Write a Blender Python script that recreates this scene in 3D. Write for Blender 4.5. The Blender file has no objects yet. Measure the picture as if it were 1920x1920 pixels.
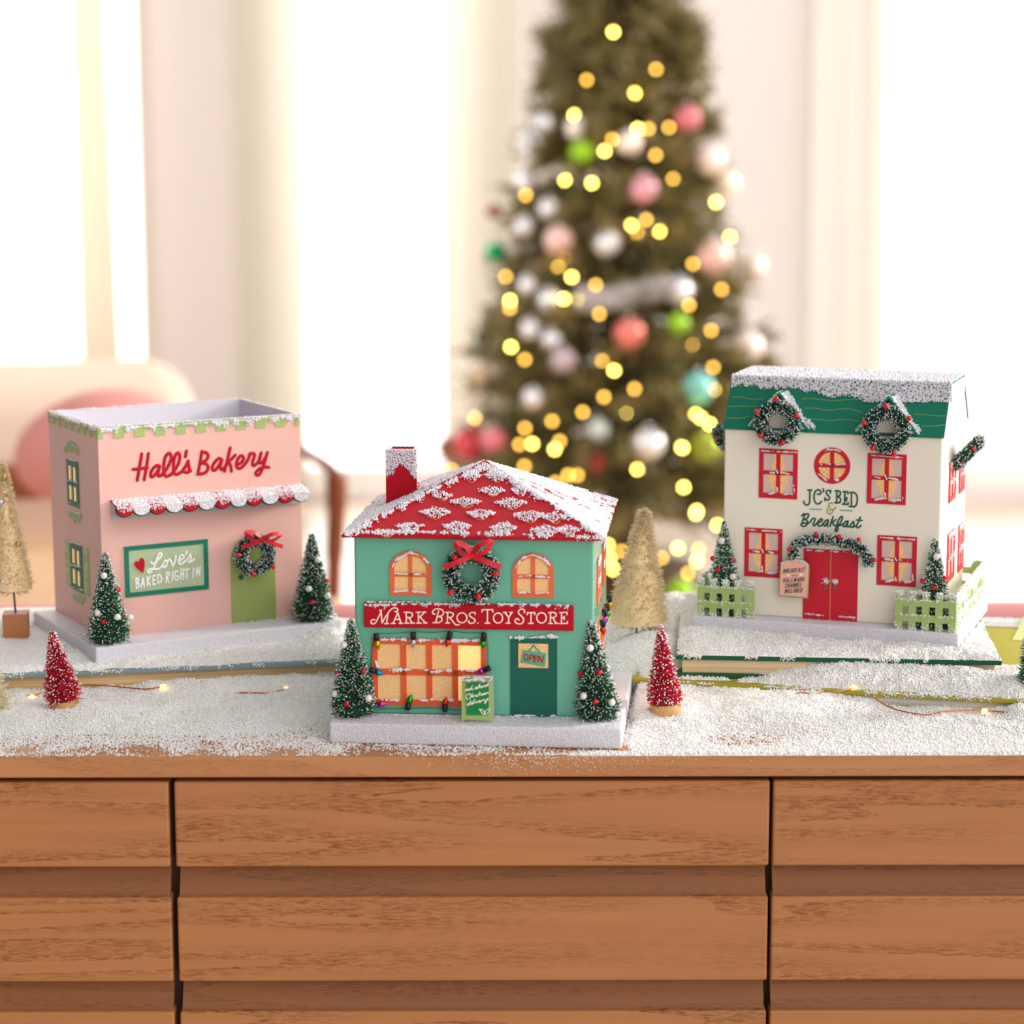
import bpy, math, random
import numpy as np
from mathutils import Matrix, Vector
random.seed(7)
RNG = np.random.default_rng(11)
S = bpy.context.scene
COL = S.collection

# ------------------------------------------------------------------ camera
F, PITCH, ROLL, CAMH = 4450.0, 0.16444, -0.00197, 0.34684
Z0 = 0.75                                   # height of the sideboard top
PPX, PPY = 960.0, 964.0
_fw = np.array([0, math.cos(PITCH), -math.sin(PITCH)])
_up = np.array([0, math.sin(PITCH), math.cos(PITCH)])
_ex = np.array([1.0, 0, 0])
_c, _s = math.cos(ROLL), math.sin(ROLL)
CX = _c * _ex + _s * _up
CY = -_s * _ex + _c * _up
CO = np.array([0, 0, Z0 + CAMH])
cd = bpy.data.cameras.new('camera'); cam = bpy.data.objects.new('camera', cd); COL.objects.link(cam)
m4 = Matrix.Identity(4)
for i in range(3):
    m4[i][0] = CX[i]; m4[i][1] = CY[i]; m4[i][2] = -_fw[i]; m4[i][3] = CO[i]
cam.matrix_world = m4
cd.sensor_width = 36.0; cd.lens = F / 1920 * 36.0; cd.shift_y = (PPY - 960) / 1920
cd.clip_start = 0.01; cd.clip_end = 100
cd.dof.use_dof = True; cd.dof.focus_distance = 1.40
cd.dof.aperture_fstop = (cd.lens / 1000) / 0.0130
S.camera = cam

# ------------------------------------------------------------------ light
W = bpy.data.worlds.new('daylight'); S.world = W; W.use_nodes = True
nt = W.node_tree; nt.nodes.clear()
def wn(t, **k):
    n = nt.nodes.new(t)
    for a, b in k.items(): setattr(n, a, b)
    return n
tc = wn('ShaderNodeTexCoord')
def lobe(d, lo, hi, gain):
    d = Vector(d).normalized()
    dot = wn('ShaderNodeVectorMath', operation='DOT_PRODUCT'); dot.inputs[1].default_value = d
    nt.links.new(tc.outputs['Generated'], dot.inputs[0])
    mr = wn('ShaderNodeMapRange', interpolation_type='SMOOTHSTEP')
    mr.inputs['From Min'].default_value = lo; mr.inputs['From Max'].default_value = hi
    mr.inputs['To Min'].default_value = 0; mr.inputs['To Max'].default_value = gain
    nt.links.new(dot.outputs['Value'], mr.inputs['Value'])
    return mr.outputs['Result']
AMB, KEY, OUT = 0.08, 1.86, 3.6
a1 = wn('ShaderNodeMath', operation='ADD'); a1.inputs[1].default_value = AMB
nt.links.new(lobe((.75, -.60, .30), .12, .95, KEY), a1.inputs[0])      # the bright side of the room: tall windows to the right
a2 = wn('ShaderNodeMath', operation='ADD')
nt.links.new(a1.outputs[0], a2.inputs[0])
nt.links.new(lobe((0, 1, .05), .45, .88, OUT), a2.inputs[1])             # overcast sky outside the windows in the back wall
bg = wn('ShaderNodeBackground'); bg.inputs['Color'].default_value = (1.0, .978, .95, 1)
nt.links.new(a2.outputs[0], bg.inputs['Strength'])
wo = wn('ShaderNodeOutputWorld'); nt.links.new(bg.outputs[0], wo.inputs[0])
sd = bpy.data.lights.new('sun', 'SUN'); sun = bpy.data.objects.new('sun', sd); COL.objects.link(sun)
sd.energy = 4.2; sd.angle = math.radians(14); sd.color = (1.0, .93, .84)
sun.rotation_euler = Vector((-.90, -.28, -.30)).to_track_quat('-Z', 'Y').to_euler()
sun.location = (3, 3, 3)
ld = bpy.data.lights.new('back_wall_fill', 'AREA'); la = bpy.data.objects.new('back_wall_fill', ld); COL.objects.link(la)  # added fill lamp to brighten the back wall and curtains; no fixture there
ld.shape = 'RECTANGLE'; ld.size = 5.0; ld.size_y = .9; ld.energy = 4; ld.color = (1.0, .975, .95)
la.location = (.2, 5.0, 3.3); la.rotation_euler = Vector((0, .66, -.75)).to_track_quat('-Z', 'Y').to_euler()
l2 = bpy.data.lights.new('middle_window_daylight', 'AREA'); lb = bpy.data.objects.new('middle_window_daylight', l2); COL.objects.link(lb)
l2.shape = 'RECTANGLE'; l2.size = 1.4; l2.size_y = 2.4; l2.energy = 90; l2.color = (1.0, .99, .97)
lb.location = (-1.05, 7.9, 1.9); lb.rotation_euler = Vector((1.25, -2.8, -.5)).to_track_quat('-Z', 'Y').to_euler()
l3 = bpy.data.lights.new('left_tree_fill', 'AREA'); lc = bpy.data.objects.new('left_tree_fill', l3); COL.objects.link(lc)  # added out-of-view fill for the tree's left side; no real window here
l3.shape = 'RECTANGLE'; l3.size = 1.1; l3.size_y = 1.8; l3.energy = 17; l3.color = (1.0, .99, .97); l3.spread = math.radians(80)
lc.location = (-2.6, 3.3, 1.7); lc.rotation_euler = Vector((2.75, 1.75, -.55)).to_track_quat('-Z', 'Y').to_euler()
S.view_settings.view_transform = 'Standard'; S.view_settings.look = 'None'
S.view_settings.exposure = 0.0; S.view_settings.gamma = 1.0; S.view_settings.use_curve_mapping = False
S.cycles.use_denoising = True
S.cycles.max_bounces = 8; S.cycles.diffuse_bounces = 4; S.cycles.glossy_bounces = 3
S.cycles.transmission_bounces = 4; S.cycles.transparent_max_bounces = 8
S.cycles.sample_clamp_indirect = 6

# ------------------------------------------------------------------ picture <-> place
def ray(px, py):
    return CO, _fw * F + CX * (px - PPX) - CY * (py - PPY)
def onz(px, py, z):
    o, d = ray(px, py); t = (z - o[2]) / d[2]; return o + d * t
def ony(px, py, y):
    o, d = ray(px, py); t = (y - o[1]) / d[1]; return o + d * t
def mpp(p):                                   # metres per picture unit at a point
    return float(np.dot(np.asarray(p) - CO, _fw)) / F

# ------------------------------------------------------------------ materials
def lin(c):
    r = []
    for v in c:
        v = v / 255.0
        r.append(v / 12.92 if v <= .04045 else ((v + .055) / 1.055) ** 2.4)
    return r
MATS = {}
def sheer_mat(name, col, tw):
    m = bpy.data.materials.new(name); m.use_nodes = True; t = m.node_tree; t.nodes.clear()
    d = t.nodes.new('ShaderNodeBsdfDiffuse'); tr = t.nodes.new('ShaderNodeBsdfTranslucent'); mx = t.nodes.new('ShaderNodeMixShader'); o = t.nodes.new('ShaderNodeOutputMaterial')
    nz = t.nodes.new('ShaderNodeTexNoise'); nz.inputs['Scale'].default_value = 30
    cm = t.nodes.new('ShaderNodeMix'); cm.data_type = 'RGBA'; c = lin(col)
    cm.inputs['A'].default_value = c + [1]; cm.inputs['B'].default_value = [x * .95 for x in c] + [1]
    t.links.new(nz.outputs['Fac'], cm.inputs['Factor'])
    t.links.new(cm.outputs['Result'], d.inputs[0]); t.links.new(cm.outputs['Result'], tr.inputs[0])
    mx.inputs[0].default_value = tw; t.links.new(d.outputs[0], mx.inputs[1]); t.links.new(tr.outputs[0], mx.inputs[2]); t.links.new(mx.outputs[0], o.inputs[0])
    return m
def mat(name, col, rough=.6, metal=0., var=.05, scale=60., bump=0., bscale=400., emit=0., ecol=None, spec=.4,
        col2=None, thr=None, trans=0., coat=0.):
    if name in MATS: return MATS[name]
    m = bpy.data.materials.new(name); m.use_nodes = True
    t = m.node_tree; p = t.nodes['Principled BSDF']
    c = lin(col)
    tcn = t.nodes.new('ShaderNodeTexCoord')
    nz = t.nodes.new('ShaderNodeTexNoise'); nz.inputs['Scale'].default_value = scale; nz.inputs['Detail'].default_value = 3
    t.links.new(tcn.outputs['Object'], nz.inputs['Vector'])
    mx = t.nodes.new('ShaderNodeMix'); mx.data_type = 'RGBA'
    if col2 is None:
        mx.inputs['A'].default_value = [min(1, x * (1 - var)) for x in c] + [1]
        mx.inputs['B'].default_value = [min(1, x * (1 + var)) for x in c] + [1]
    else:
        mx.inputs['A'].default_value = c + [1]; mx.inputs['B'].default_value = lin(col2) + [1]
    fac = nz.outputs['Fac']
    if thr:
        mr = t.nodes.new('ShaderNodeMapRange'); mr.inputs['From Min'].default_value = thr[0]; mr.inputs['From Max'].default_value = thr[1]
        t.links.new(fac, mr.inputs['Value']); fac = mr.outputs['Result']
    t.links.new(fac, mx.inputs['Factor'])
    t.links.new(mx.outputs['Result'], p.inputs['Base Color'])
    p.inputs['Roughness'].default_value = rough; p.inputs['Metallic'].default_value = metal
    p.inputs['Specular IOR Level'].default_value = spec
    if trans: p.inputs['Transmission Weight'].default_value = trans
    if coat: p.inputs['Coat Weight'].default_value = coat; p.inputs['Coat Roughness'].default_value = .14
    if emit:
        if ecol: p.inputs['Emission Color'].default_value = lin(ecol) + [1]
        else: t.links.new(mx.outputs['Result'], p.inputs['Emission Color'])
        p.inputs['Emission Strength'].default_value = emit
    if bump:
        n2 = t.nodes.new('ShaderNodeTexNoise'); n2.inputs['Scale'].default_value = bscale; n2.inputs['Detail'].default_value = 2
        t.links.new(tcn.outputs['Object'], n2.inputs['Vector'])
        b = t.nodes.new('ShaderNodeBump'); b.inputs['Strength'].default_value = bump; b.inputs['Distance'].default_value = .002
        t.links.new(n2.outputs['Fac'], b.inputs['Height']); t.links.new(b.outputs['Normal'], p.inputs['Normal'])
    MATS[name] = m
    return m

def wood_mat(name, ca, cb, cc, sx=3., sz=60., contrast=1.0):
    m = bpy.data.materials.new(name); m.use_nodes = True
    t = m.node_tree; p = t.nodes['Principled BSDF']; L = t.links.new
    tcn = t.nodes.new('ShaderNodeTexCoord'); oi = t.nodes.new('ShaderNodeObjectInfo')
    off = t.nodes.new('ShaderNodeVectorMath'); off.operation = 'MULTIPLY_ADD'
    off.inputs[1].default_value = (1, 1, 1)
    sc = t.nodes.new('ShaderNodeVectorMath'); sc.operation = 'SCALE'; sc.inputs[0].default_value = (3.1, 1.7, 2.3)
    L(oi.outputs['Random'], sc.inputs['Scale'])
    L(tcn.outputs['Object'], off.inputs[0]); L(sc.outputs['Vector'], off.inputs[2])
    # broad cathedral figure
    w1 = t.nodes.new('ShaderNodeTexNoise'); w1.inputs['Scale'].default_value = 1.0; w1.inputs['Detail'].default_value = 2
    mp = t.nodes.new('ShaderNodeMapping'); mp.inputs['Scale'].default_value = (sx * .55, 6, sz * .42)
    L(off.outputs[0], mp.inputs['Vector']); L(mp.outputs[0], w1.inputs['Vector'])
    ml = t.nodes.new('ShaderNodeMath'); ml.operation = 'MULTIPLY'; ml.inputs[1].default_value = 8.0
    fr = t.nodes.new('ShaderNodeMath'); fr.operation = 'FRACT'
    L(w1.outputs['Fac'], ml.inputs[0]); L(ml.outputs[0], fr.inputs[0])
    r1 = t.nodes.new('ShaderNodeMapRange'); r1.inputs['From Min'].default_value = .30; r1.inputs['From Max'].default_value = 1.0
    L(fr.outputs[0], r1.inputs['Value'])
    # fine fibres
    w2 = t.nodes.new('ShaderNodeTexNoise'); w2.inputs['Scale'].default_value = 1.0; w2.inputs['Detail'].default_value = 4; w2.inputs['Roughness'].default_value = .7
    mp2 = t.nodes.new('ShaderNodeMapping'); mp2.inputs['Scale'].default_value = (150, 300, 2000)
    L(off.outputs[0], mp2.inputs['Vector']); L(mp2.outputs[0], w2.inputs['Vector'])
    r2 = t.nodes.new('ShaderNodeMapRange'); r2.inputs['From Min'].default_value = .46; r2.inputs['From Max'].default_value = .60
    L(w2.outputs['Fac'], r2.inputs['Value'])
    mu = t.nodes.new('ShaderNodeMath'); mu.operation = 'MULTIPLY'; L(r1.outputs['Result'], mu.inputs[0]); L(r2.outputs['Result'], mu.inputs[1])
    mu2 = t.nodes.new('ShaderNodeMath'); mu2.operation = 'MULTIPLY'; mu2.inputs[1].default_value = contrast; L(mu.outputs[0], mu2.inputs[0])
    mx = t.nodes.new('ShaderNodeMix'); mx.data_type = 'RGBA'
    mx.inputs['A'].default_value = lin(ca) + [1]; mx.inputs['B'].default_value = lin(cb) + [1]
    w3 = t.nodes.new('ShaderNodeTexNoise'); w3.inputs['Scale'].default_value = 1.0; w3.inputs['Detail'].default_value = 3
    mp3 = t.nodes.new('ShaderNodeMapping'); mp3.inputs['Scale'].default_value = (8, 60, 220)
    L(off.outputs[0], mp3.inputs['Vector']); L(mp3.outputs[0], w3.inputs['Vector'])
    L(w3.outputs['Fac'], mx.inputs['Factor'])
    mx2 = t.nodes.new('ShaderNodeMix'); mx2.data_type = 'RGBA'
    L(mx.outputs['Result'], mx2.inputs['A']); mx2.inputs['B'].default_value = lin(cc) + [1]; L(mu2.outputs[0], mx2.inputs['Factor'])
    L(mx2.outputs['Result'], p.inputs['Base Color'])
    p.inputs['Roughness'].default_value = .5; p.inputs['Specular IOR Level'].default_value = .3
    MATS[name] = m
    return m

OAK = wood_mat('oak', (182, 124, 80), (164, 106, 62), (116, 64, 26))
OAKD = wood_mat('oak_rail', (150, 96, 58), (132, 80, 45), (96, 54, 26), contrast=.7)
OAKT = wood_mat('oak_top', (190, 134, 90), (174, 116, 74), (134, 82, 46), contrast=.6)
DARKGAP = mat('cabinet_inside', (60, 36, 20), .8)
SNOW = mat('snow', (246, 243, 240), .75, var=.04, scale=500, bump=.6, bscale=900, spec=.2)
GRAIN = mat('snow_grain', (250, 248, 247), .55, var=.03, scale=300, spec=.35)
GLIT = mat('glitter_snow', (238, 234, 242), .5, var=.10, scale=700, spec=.5)
BASEW = mat('glitter_white', (236, 231, 243), .6, scale=1500, col2=(250, 248, 255), thr=(.35, .68), bump=.8, bscale=1600, spec=.5)
PINK = mat('pink_card', (228, 178, 168), .5, var=.02, scale=20)
MINT = mat('mint_card', (102, 178, 152), .24, var=.02, scale=20, spec=.5, coat=.7)
CREAM = mat('cream_card', (238, 228, 214), .42, var=.02, scale=20)
TRAY = mat('white_card', (206, 202, 211), .7, var=.03, scale=200)
RED = mat('red_paint', (182, 2, 30), .55, var=.03, scale=40, spec=.22)
REDB = mat('red_berry', (205, 22, 36), .3, var=.05, scale=400)
RIB = mat('red_ribbon', (206, 22, 44), .45, var=.12, scale=900)
TEAL = mat('teal_paint', (0, 114, 90), .55, var=.03, scale=40)
DTEAL = mat('dark_teal_paint', (0, 92, 76), .55, var=.03, scale=40)
SAGE = mat('sage_paint', (160, 182, 112), .6, var=.04, scale=60)
DOORG = mat('moss_paint', (150, 162, 92), .6, var=.04, scale=30)
ORANGE = mat('orange_paint', (226, 104, 62), .55, var=.03, scale=40)
ORLINE = mat('orange_line', (242, 140, 84), .55)
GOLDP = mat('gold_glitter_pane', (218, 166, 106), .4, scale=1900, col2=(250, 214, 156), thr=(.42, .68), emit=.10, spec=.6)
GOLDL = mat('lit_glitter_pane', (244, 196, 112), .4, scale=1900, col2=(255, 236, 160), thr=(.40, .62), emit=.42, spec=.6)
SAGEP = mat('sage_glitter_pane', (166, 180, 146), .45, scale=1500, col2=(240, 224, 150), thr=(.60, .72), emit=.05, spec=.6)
CURT = mat('printed_curtain', (214, 184, 178), .6, var=.03)
WHITEP = mat('white_lettering', (246, 240, 240), .5, var=.02)
CREAMP = mat('cream_lettering', (248, 236, 218), .5, var=.02)
DGREENP = mat('green_lettering', (0, 78, 62), .55, var=.03)
TEALP = mat('teal_line', (50, 150, 122), .55)
OLIVEP = mat('olive_lettering', (146, 156, 62), .55)
KELLY = mat('kelly_green', (0, 128, 62), .55, var=.03)
BLACK = mat('black_plastic', (26, 24, 28), .4, var=.1)
WIREG = mat('green_wire', (52, 74, 58), .5)
BRIS = mat('green_bristle', (60, 124, 72), .6, scale=300, col2=(30, 86, 54))
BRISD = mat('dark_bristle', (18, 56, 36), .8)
BRIST = mat('teal_bristle', (20, 104, 84), .6, scale=400, col2=(8, 62, 50))
FROST = mat('frost', (240, 240, 240), .6, var=.04, scale=400)
REDBR = mat('red_bristle', (228, 50, 76), .6, scale=400, col2=(200, 30, 56))
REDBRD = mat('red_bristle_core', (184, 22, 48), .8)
CRBR = sheer_mat('cream_bristle', (255, 236, 200), .12)
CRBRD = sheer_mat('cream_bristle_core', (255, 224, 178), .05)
PEARL = mat('pearl', (232, 224, 220), .22, var=.03, spec=.7)
REDM = mat('red_bead', (214, 20, 40), .2, metal=.35, var=.05)
GOLDM = mat('gold_metal', (214, 168, 96), .35, metal=.7, var=.06)
GOLDW = mat('gold_wood', (202, 156, 104), .5, metal=.25, var=.08, scale=120)
SILVM = mat('silver_metal', (220, 220, 226), .2, metal=.9, var=.03)
CUBE = mat('block_wood', (190, 126, 84), .6, scale=60, col2=(170, 106, 66))
TWIRE = mat('twisted_wire', (120, 96, 80), .5, metal=.4)
COPPER = mat('copper_wire', (206, 124, 88), .35, metal=.6)
WARM = mat('warm_bulb', (255, 214, 120), .4, emit=5, ecol=(255, 196, 90))

# ------------------------------------------------------------------ mesh helpers
class MB:
    def __init__(s): s.v = []; s.f = []; s.m = []
    def add(s, vs, fs, mi=0):
        o = len(s.v); s.v += [tuple(map(float, v)) for v in vs]
        for f in fs: s.f.append(tuple(i + o for i in f)); s.m.append(mi)
        return s
    def box(s, x0, x1, y0, y1, z0, z1, mi=0):
        return s.add([(x0, y0, z0), (x1, y0, z0), (x1, y1, z0), (x0, y1, z0), (x0, y0, z1), (x1, y0, z1), (x1, y1, z1), (x0, y1, z1)],
              [(0, 3, 2, 1), (4, 5, 6, 7), (0, 1, 5, 4), (1, 2, 6, 5), (2, 3, 7, 6), (3, 0, 4, 7)], mi)
    def prism(s, poly, fn0, fn1, mi=0):        # polygon of (a,b) pairs placed by two functions
        n = len(poly); v = [fn0(a, b) for a, b in poly] + [fn1(a, b) for a, b in poly]
        return s.add(v, [tuple(range(n)), tuple(range(2 * n - 1, n - 1, -1))] + [(i, n + i, n + (i + 1) % n, (i + 1) % n) for i in range(n)], mi)
    def ring(s, outer, inner, fn0, fn1, mi=0):
        n = len(outer)
        v = [fn0(*p) for p in outer] + [fn0(*p) for p in inner] + [fn1(*p) for p in outer] + [fn1(*p) for p in inner]
        fs = []
        for i in range(n):
            j = (i + 1) % n
            fs += [(i, j, n + j, n + i), (2 * n + i, 3 * n + i, 3 * n + j, 2 * n + j), (i, 2 * n + i, 2 * n + j, j), (n + i, n + j, 3 * n + j, 3 * n + i)]
        return s.add(v, fs, mi)
    def tube(s, pts, r, seg=8, mi=0, flat=None, nrm=None, caps=True):
        pts = [np.asarray(p, float) for p in pts]; n = len(pts)
        rr = r if hasattr(r, '__len__') else [r] * n
        rings = []; up = np.asarray(nrm if nrm is not None else (0, 0, 1), float)
        for i in range(n):
            t = pts[min(i + 1, n - 1)] - pts[max(i - 1, 0)]; t = t / (np.linalg.norm(t) + 1e-12)
            if nrm is None and abs(np.dot(t, up)) > .95: u0 = np.array([1., 0, 0])
            else: u0 = up
            a = np.cross(t, u0); a /= np.linalg.norm(a) + 1e-12; b = np.cross(a, t) if nrm is None else up
            fl = 1.0 if flat is None else flat
            rings.append([pts[i] + rr[i] * (math.cos(q) * a) + (rr[i] if flat is None else flat) * math.sin(q) * b
                          for q in [2 * math.pi * k / seg for k in range(seg)]])
        vs = [v for g in rings for v in g]; fs = []
        for i in range(n - 1):
            for k in range(seg):
                k2 = (k + 1) % seg
                fs.append((i * seg + k, i * seg + k2, (i + 1) * seg + k2, (i + 1) * seg + k))
        if caps: fs += [tuple(range(seg - 1, -1, -1)), tuple((n - 1) * seg + k for k in range(seg))]
        return s.add(vs, fs, mi)
    def lathe(s, prof, seg=20, c=(0, 0, 0), mi=0, R=None):
        vs = []; n = len(prof)
        for r, z in prof:
            for k in range(seg):
                a = 2 * math.pi * k / seg; p = np.array([r * math.cos(a), r * math.sin(a), z])
                if R is not None: p = R @ p
                vs.append(p + np.asarray(c))
        fs = []
        for i in range(n - 1):
            for k in range(seg):
                k2 = (k + 1) % seg; fs.append((i * seg + k, i * seg + k2, (i + 1) * seg + k2, (i + 1) * seg + k))
        fs += [tuple(range(seg - 1, -1, -1)), tuple((n - 1) * seg + k for k in range(seg))]
        return s.add(vs, fs, mi)
    def ball(s, c, r, seg=14, mi=0, sc=(1, 1, 1)):
        n = max(6, seg // 2); prof = [(r * math.sin(math.pi * max(.02, min(.98, i / n))), -r * math.cos(math.pi * i / n)) for i in range(n + 1)]
        return s.lathe(prof, seg, c, mi, np.diag(sc).astype(float))
    def build(s, name, mats, parent=None, smooth=False):
        me = bpy.data.meshes.new(name); me.from_pydata(s.v, [], s.f)
        mats = mats if isinstance(mats, (list, tuple)) else [mats]
        for m in mats: me.materials.append(m)
        if len(mats) > 1: me.polygons.foreach_set('material_index', s.m)
        if smooth: me.polygons.foreach_set('use_smooth', [True] * len(me.polygons))
        me.update()
        return link(name, me, parent)
def link(name, me, parent=None):
    o = bpy.data.objects.new(name, me); COL.objects.link(o)
    if parent is not None: o.parent = parent
    return o
def npmesh(name, V, Fc, mats, parent=None, mi=None, smooth=False):
    V = np.asarray(V, np.float32); Fc = np.asarray(Fc, np.int32); k = Fc.shape[1]
    me = bpy.data.meshes.new(name)
    me.vertices.add(len(V)); me.vertices.foreach_set('co', V.ravel())
    me.loops.add(Fc.size); me.loops.foreach_set('vertex_index', Fc.ravel())
    me.polygons.add(len(Fc)); me.polygons.foreach_set('loop_start', np.arange(0, Fc.size, k, dtype=np.int32))
    for m in (mats if isinstance(mats, (list, tuple)) else [mats]): me.materials.append(m)
    if mi is not None: me.polygons.foreach_set('material_index', np.asarray(mi, np.int32))
    if smooth: me.polygons.foreach_set('use_smooth', np.ones(len(Fc), bool))
    me.update(calc_edges=True)
    return link(name, me, parent)
def bevel(o, w, seg=2):
    b = o.modifiers.new('bevel', 'BEVEL'); b.width = w; b.segments = seg; b.limit_method = 'ANGLE'; return o
def tag(o, label=None, cat=None, group=None, kind=None):
    if label: o['label'] = label
    if cat: o['category'] = cat
    if group: o['group'] = group
    if kind: o['kind'] = kind
    return o
def empty(name, loc=(0, 0, 0), rot=(0, 0, 0)):
    o = bpy.data.objects.new(name, None); COL.objects.link(o); o.location = loc; o.rotation_euler = rot
    o.empty_display_size = .02
    return o

def frames(n):
    a = RNG.normal(size=(n, 3)); a /= np.linalg.norm(a, axis=1, keepdims=True)
    b = RNG.normal(size=(n, 3)); b -= (b * a).sum(1, keepdims=True) * a; b /= np.linalg.norm(b, axis=1, keepdims=True)
    return a, b, np.cross(a, b)
OF = np.array([(0, 2, 4), (2, 1, 4), (1, 3, 4), (3, 0, 4), (2, 0, 5), (1, 2, 5), (3, 1, 5), (0, 3, 5)])
def octas(P, size, dirs=None, lng=1.0):
    P = np.asarray(P, float); n = len(P); a, b, c = frames(n)
    if dirs is not None:
        a = dirs / (np.linalg.norm(dirs, axis=1, keepdims=True) + 1e-9)
        b = np.cross(a, b); b /= np.linalg.norm(b, axis=1, keepdims=True) + 1e-9; c = np.cross(a, b)
    s = np.broadcast_to(np.asarray(size, float), (n,))[:, None]
    a = a * s * lng; b = b * s; c = c * s
    V = np.stack([P + a, P - a, P + b, P - b, P + c, P - c], 1).reshape(-1, 3)
    Fc = (OF[None] + (np.arange(n) * 6)[:, None, None]).reshape(-1, 3)
    return V, Fc
def needles(P0, P1, r):
    n = len(P0); d = P1 - P0; d /= np.linalg.norm(d, axis=1, keepdims=True) + 1e-9
    q = RNG.normal(size=(n, 3)); a = np.cross(d, q); a /= np.linalg.norm(a, axis=1, keepdims=True) + 1e-9; b = np.cross(d, a)
    r = np.broadcast_to(np.asarray(r, float), (n,))[:, None]
    V = np.stack([P0 + a * r, P0 + (-.5 * a + .866 * b) * r, P0 + (-.5 * a - .866 * b) * r,
                  P1 + a * r * .6, P1 + (-.5 * a + .866 * b) * r * .6, P1 + (-.5 * a - .866 * b) * r * .6], 1).reshape(-1, 3)
    base = np.array([(0, 1, 4), (0, 4, 3), (1, 2, 5), (1, 5, 4), (2, 0, 3), (2, 3, 5)])
    Fc = (base[None] + (np.arange(n) * 6)[:, None, None]).reshape(-1, 3)
    return V, Fc
def cat(*ms):
    V = []; Fc = []; o = 0; M = []
    for i, (v, f) in enumerate(ms):
        V.append(v); Fc.append(f + o); o += len(v); M.append(np.full(len(f), i))
    return np.concatenate(V), np.concatenate(Fc), np.concatenate(M)
def cone_tris(c0, c1, r0, r1, seg=14):
    vs = []; c0 = np.asarray(c0, float); c1 = np.asarray(c1, float)
    for c, r in ((c0, r0), (c1, r1)):
        for k in range(seg):
            q = 2 * math.pi * k / seg; vs.append(c + np.array([r * math.cos(q), r * math.sin(q), 0]))
    fs = []
    for k in range(seg):
        k2 = (k + 1) % seg; fs += [(k, k2, seg + k2), (k, seg + k2, seg + k)]
    return np.array(vs), np.array(fs)
def hash2(ix, iy, s):
    h = (ix * 374761393 + iy * 668265263 + s * 2147483647) & 0x7fffffff
    h = (h ^ (h >> 13)) * 1274126177 & 0x7fffffff
    return ((h ^ (h >> 16)) & 0xffff) / 65535.0
def vnoise(x, y, s=0):
    ix = np.floor(x).astype(np.int64); iy = np.floor(y).astype(np.int64); fx = x - ix; fy = y - iy
    fx = fx * fx * (3 - 2 * fx); fy = fy * fy * (3 - 2 * fy)
    a = hash2(ix, iy, s); b = hash2(ix + 1, iy, s); c = hash2(ix, iy + 1, s); d = hash2(ix + 1, iy + 1, s)
    return (a * (1 - fx) + b * fx) * (1 - fy) + (c * (1 - fx) + d * fx) * fy
def fbm(x, y, s=0, o=4):
    t = 0; a = .5
    for i in range(o): t = t + a * vnoise(x * 2 ** i, y * 2 ** i, s + i); a *= .5
    return t
def sstep(a, b, x):
    t = np.clip((x - a) / (b - a), 0, 1); return t * t * (3 - 2 * t)
def smooth(pts, sub=5, closed=False):
    P = [np.asarray(p, float) for p in pts]
    if len(P) < 3: return P
    out = []; n = len(P); rng = range(n) if closed else range(n - 1)
    for i in rng:
        p0 = P[(i - 1) % n] if closed or i > 0 else 2 * P[0] - P[1]
        p1 = P[i]; p2 = P[(i + 1) % n]
        p3 = P[(i + 2) % n] if closed or i + 2 < n else 2 * P[-1] - P[-2]
        for k in range(sub):
            t = k / sub
            out.append(.5 * (2 * p1 + (p2 - p0) * t + (2 * p0 - 5 * p1 + 4 * p2 - p3) * t * t + (3 * p1 - p0 - 3 * p2 + p3) * t ** 3))
    if not closed: out.append(P[-1])
    return out
def circ(cx, cy, rx, ry=None, n=20, a0=0, a1=2 * math.pi, end=False):
    ry = ry or rx
    return [(cx + rx * math.cos(a0 + (a1 - a0) * k / n), cy + ry * math.sin(a0 + (a1 - a0) * k / n)) for k in range(n + (1 if end else 0))]

# ------------------------------------------------------------------ a frame for things with flat faces
class Frame:
    """A root Empty and the way from the picture onto its faces."""
    def __init__(s, name, loc, rot=(0, 0, 0)):
        s.root = empty(name, loc, rot)
        z, y, x = Matrix.Rotation(rot[2], 3, 'Z'), Matrix.Rotation(rot[1], 3, 'Y'), Matrix.Rotation(rot[0], 3, 'X')
        s.R = np.array(z @ y @ x); s.o = np.array(loc)
    def plane(s, px, py, p, n):
        o, d = ray(px, py); o = s.R.T @ (o - s.o); d = s.R.T @ d
        p = np.asarray(p, float); n = np.asarray(n, float)
        return o + d * (np.dot(p - o, n) / np.dot(d, n))
    def y(s, px, py, v): return s.plane(px, py, (0, v, 0), (0, 1, 0))
    def x(s, px, py, v): return s.plane(px, py, (v, 0, 0), (1, 0, 0))
    def z(s, px, py, v): return s.plane(px, py, (0, 0, v), (0, 0, 1))
    def world(s, p): return s.o + s.R @ np.asarray(p, float)
    def m(s, p): return mpp(s.world(p))

def zc(origin, sc, pts): return [(origin[0] + a / sc, origin[1] + b / sc) for a, b in pts]

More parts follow.
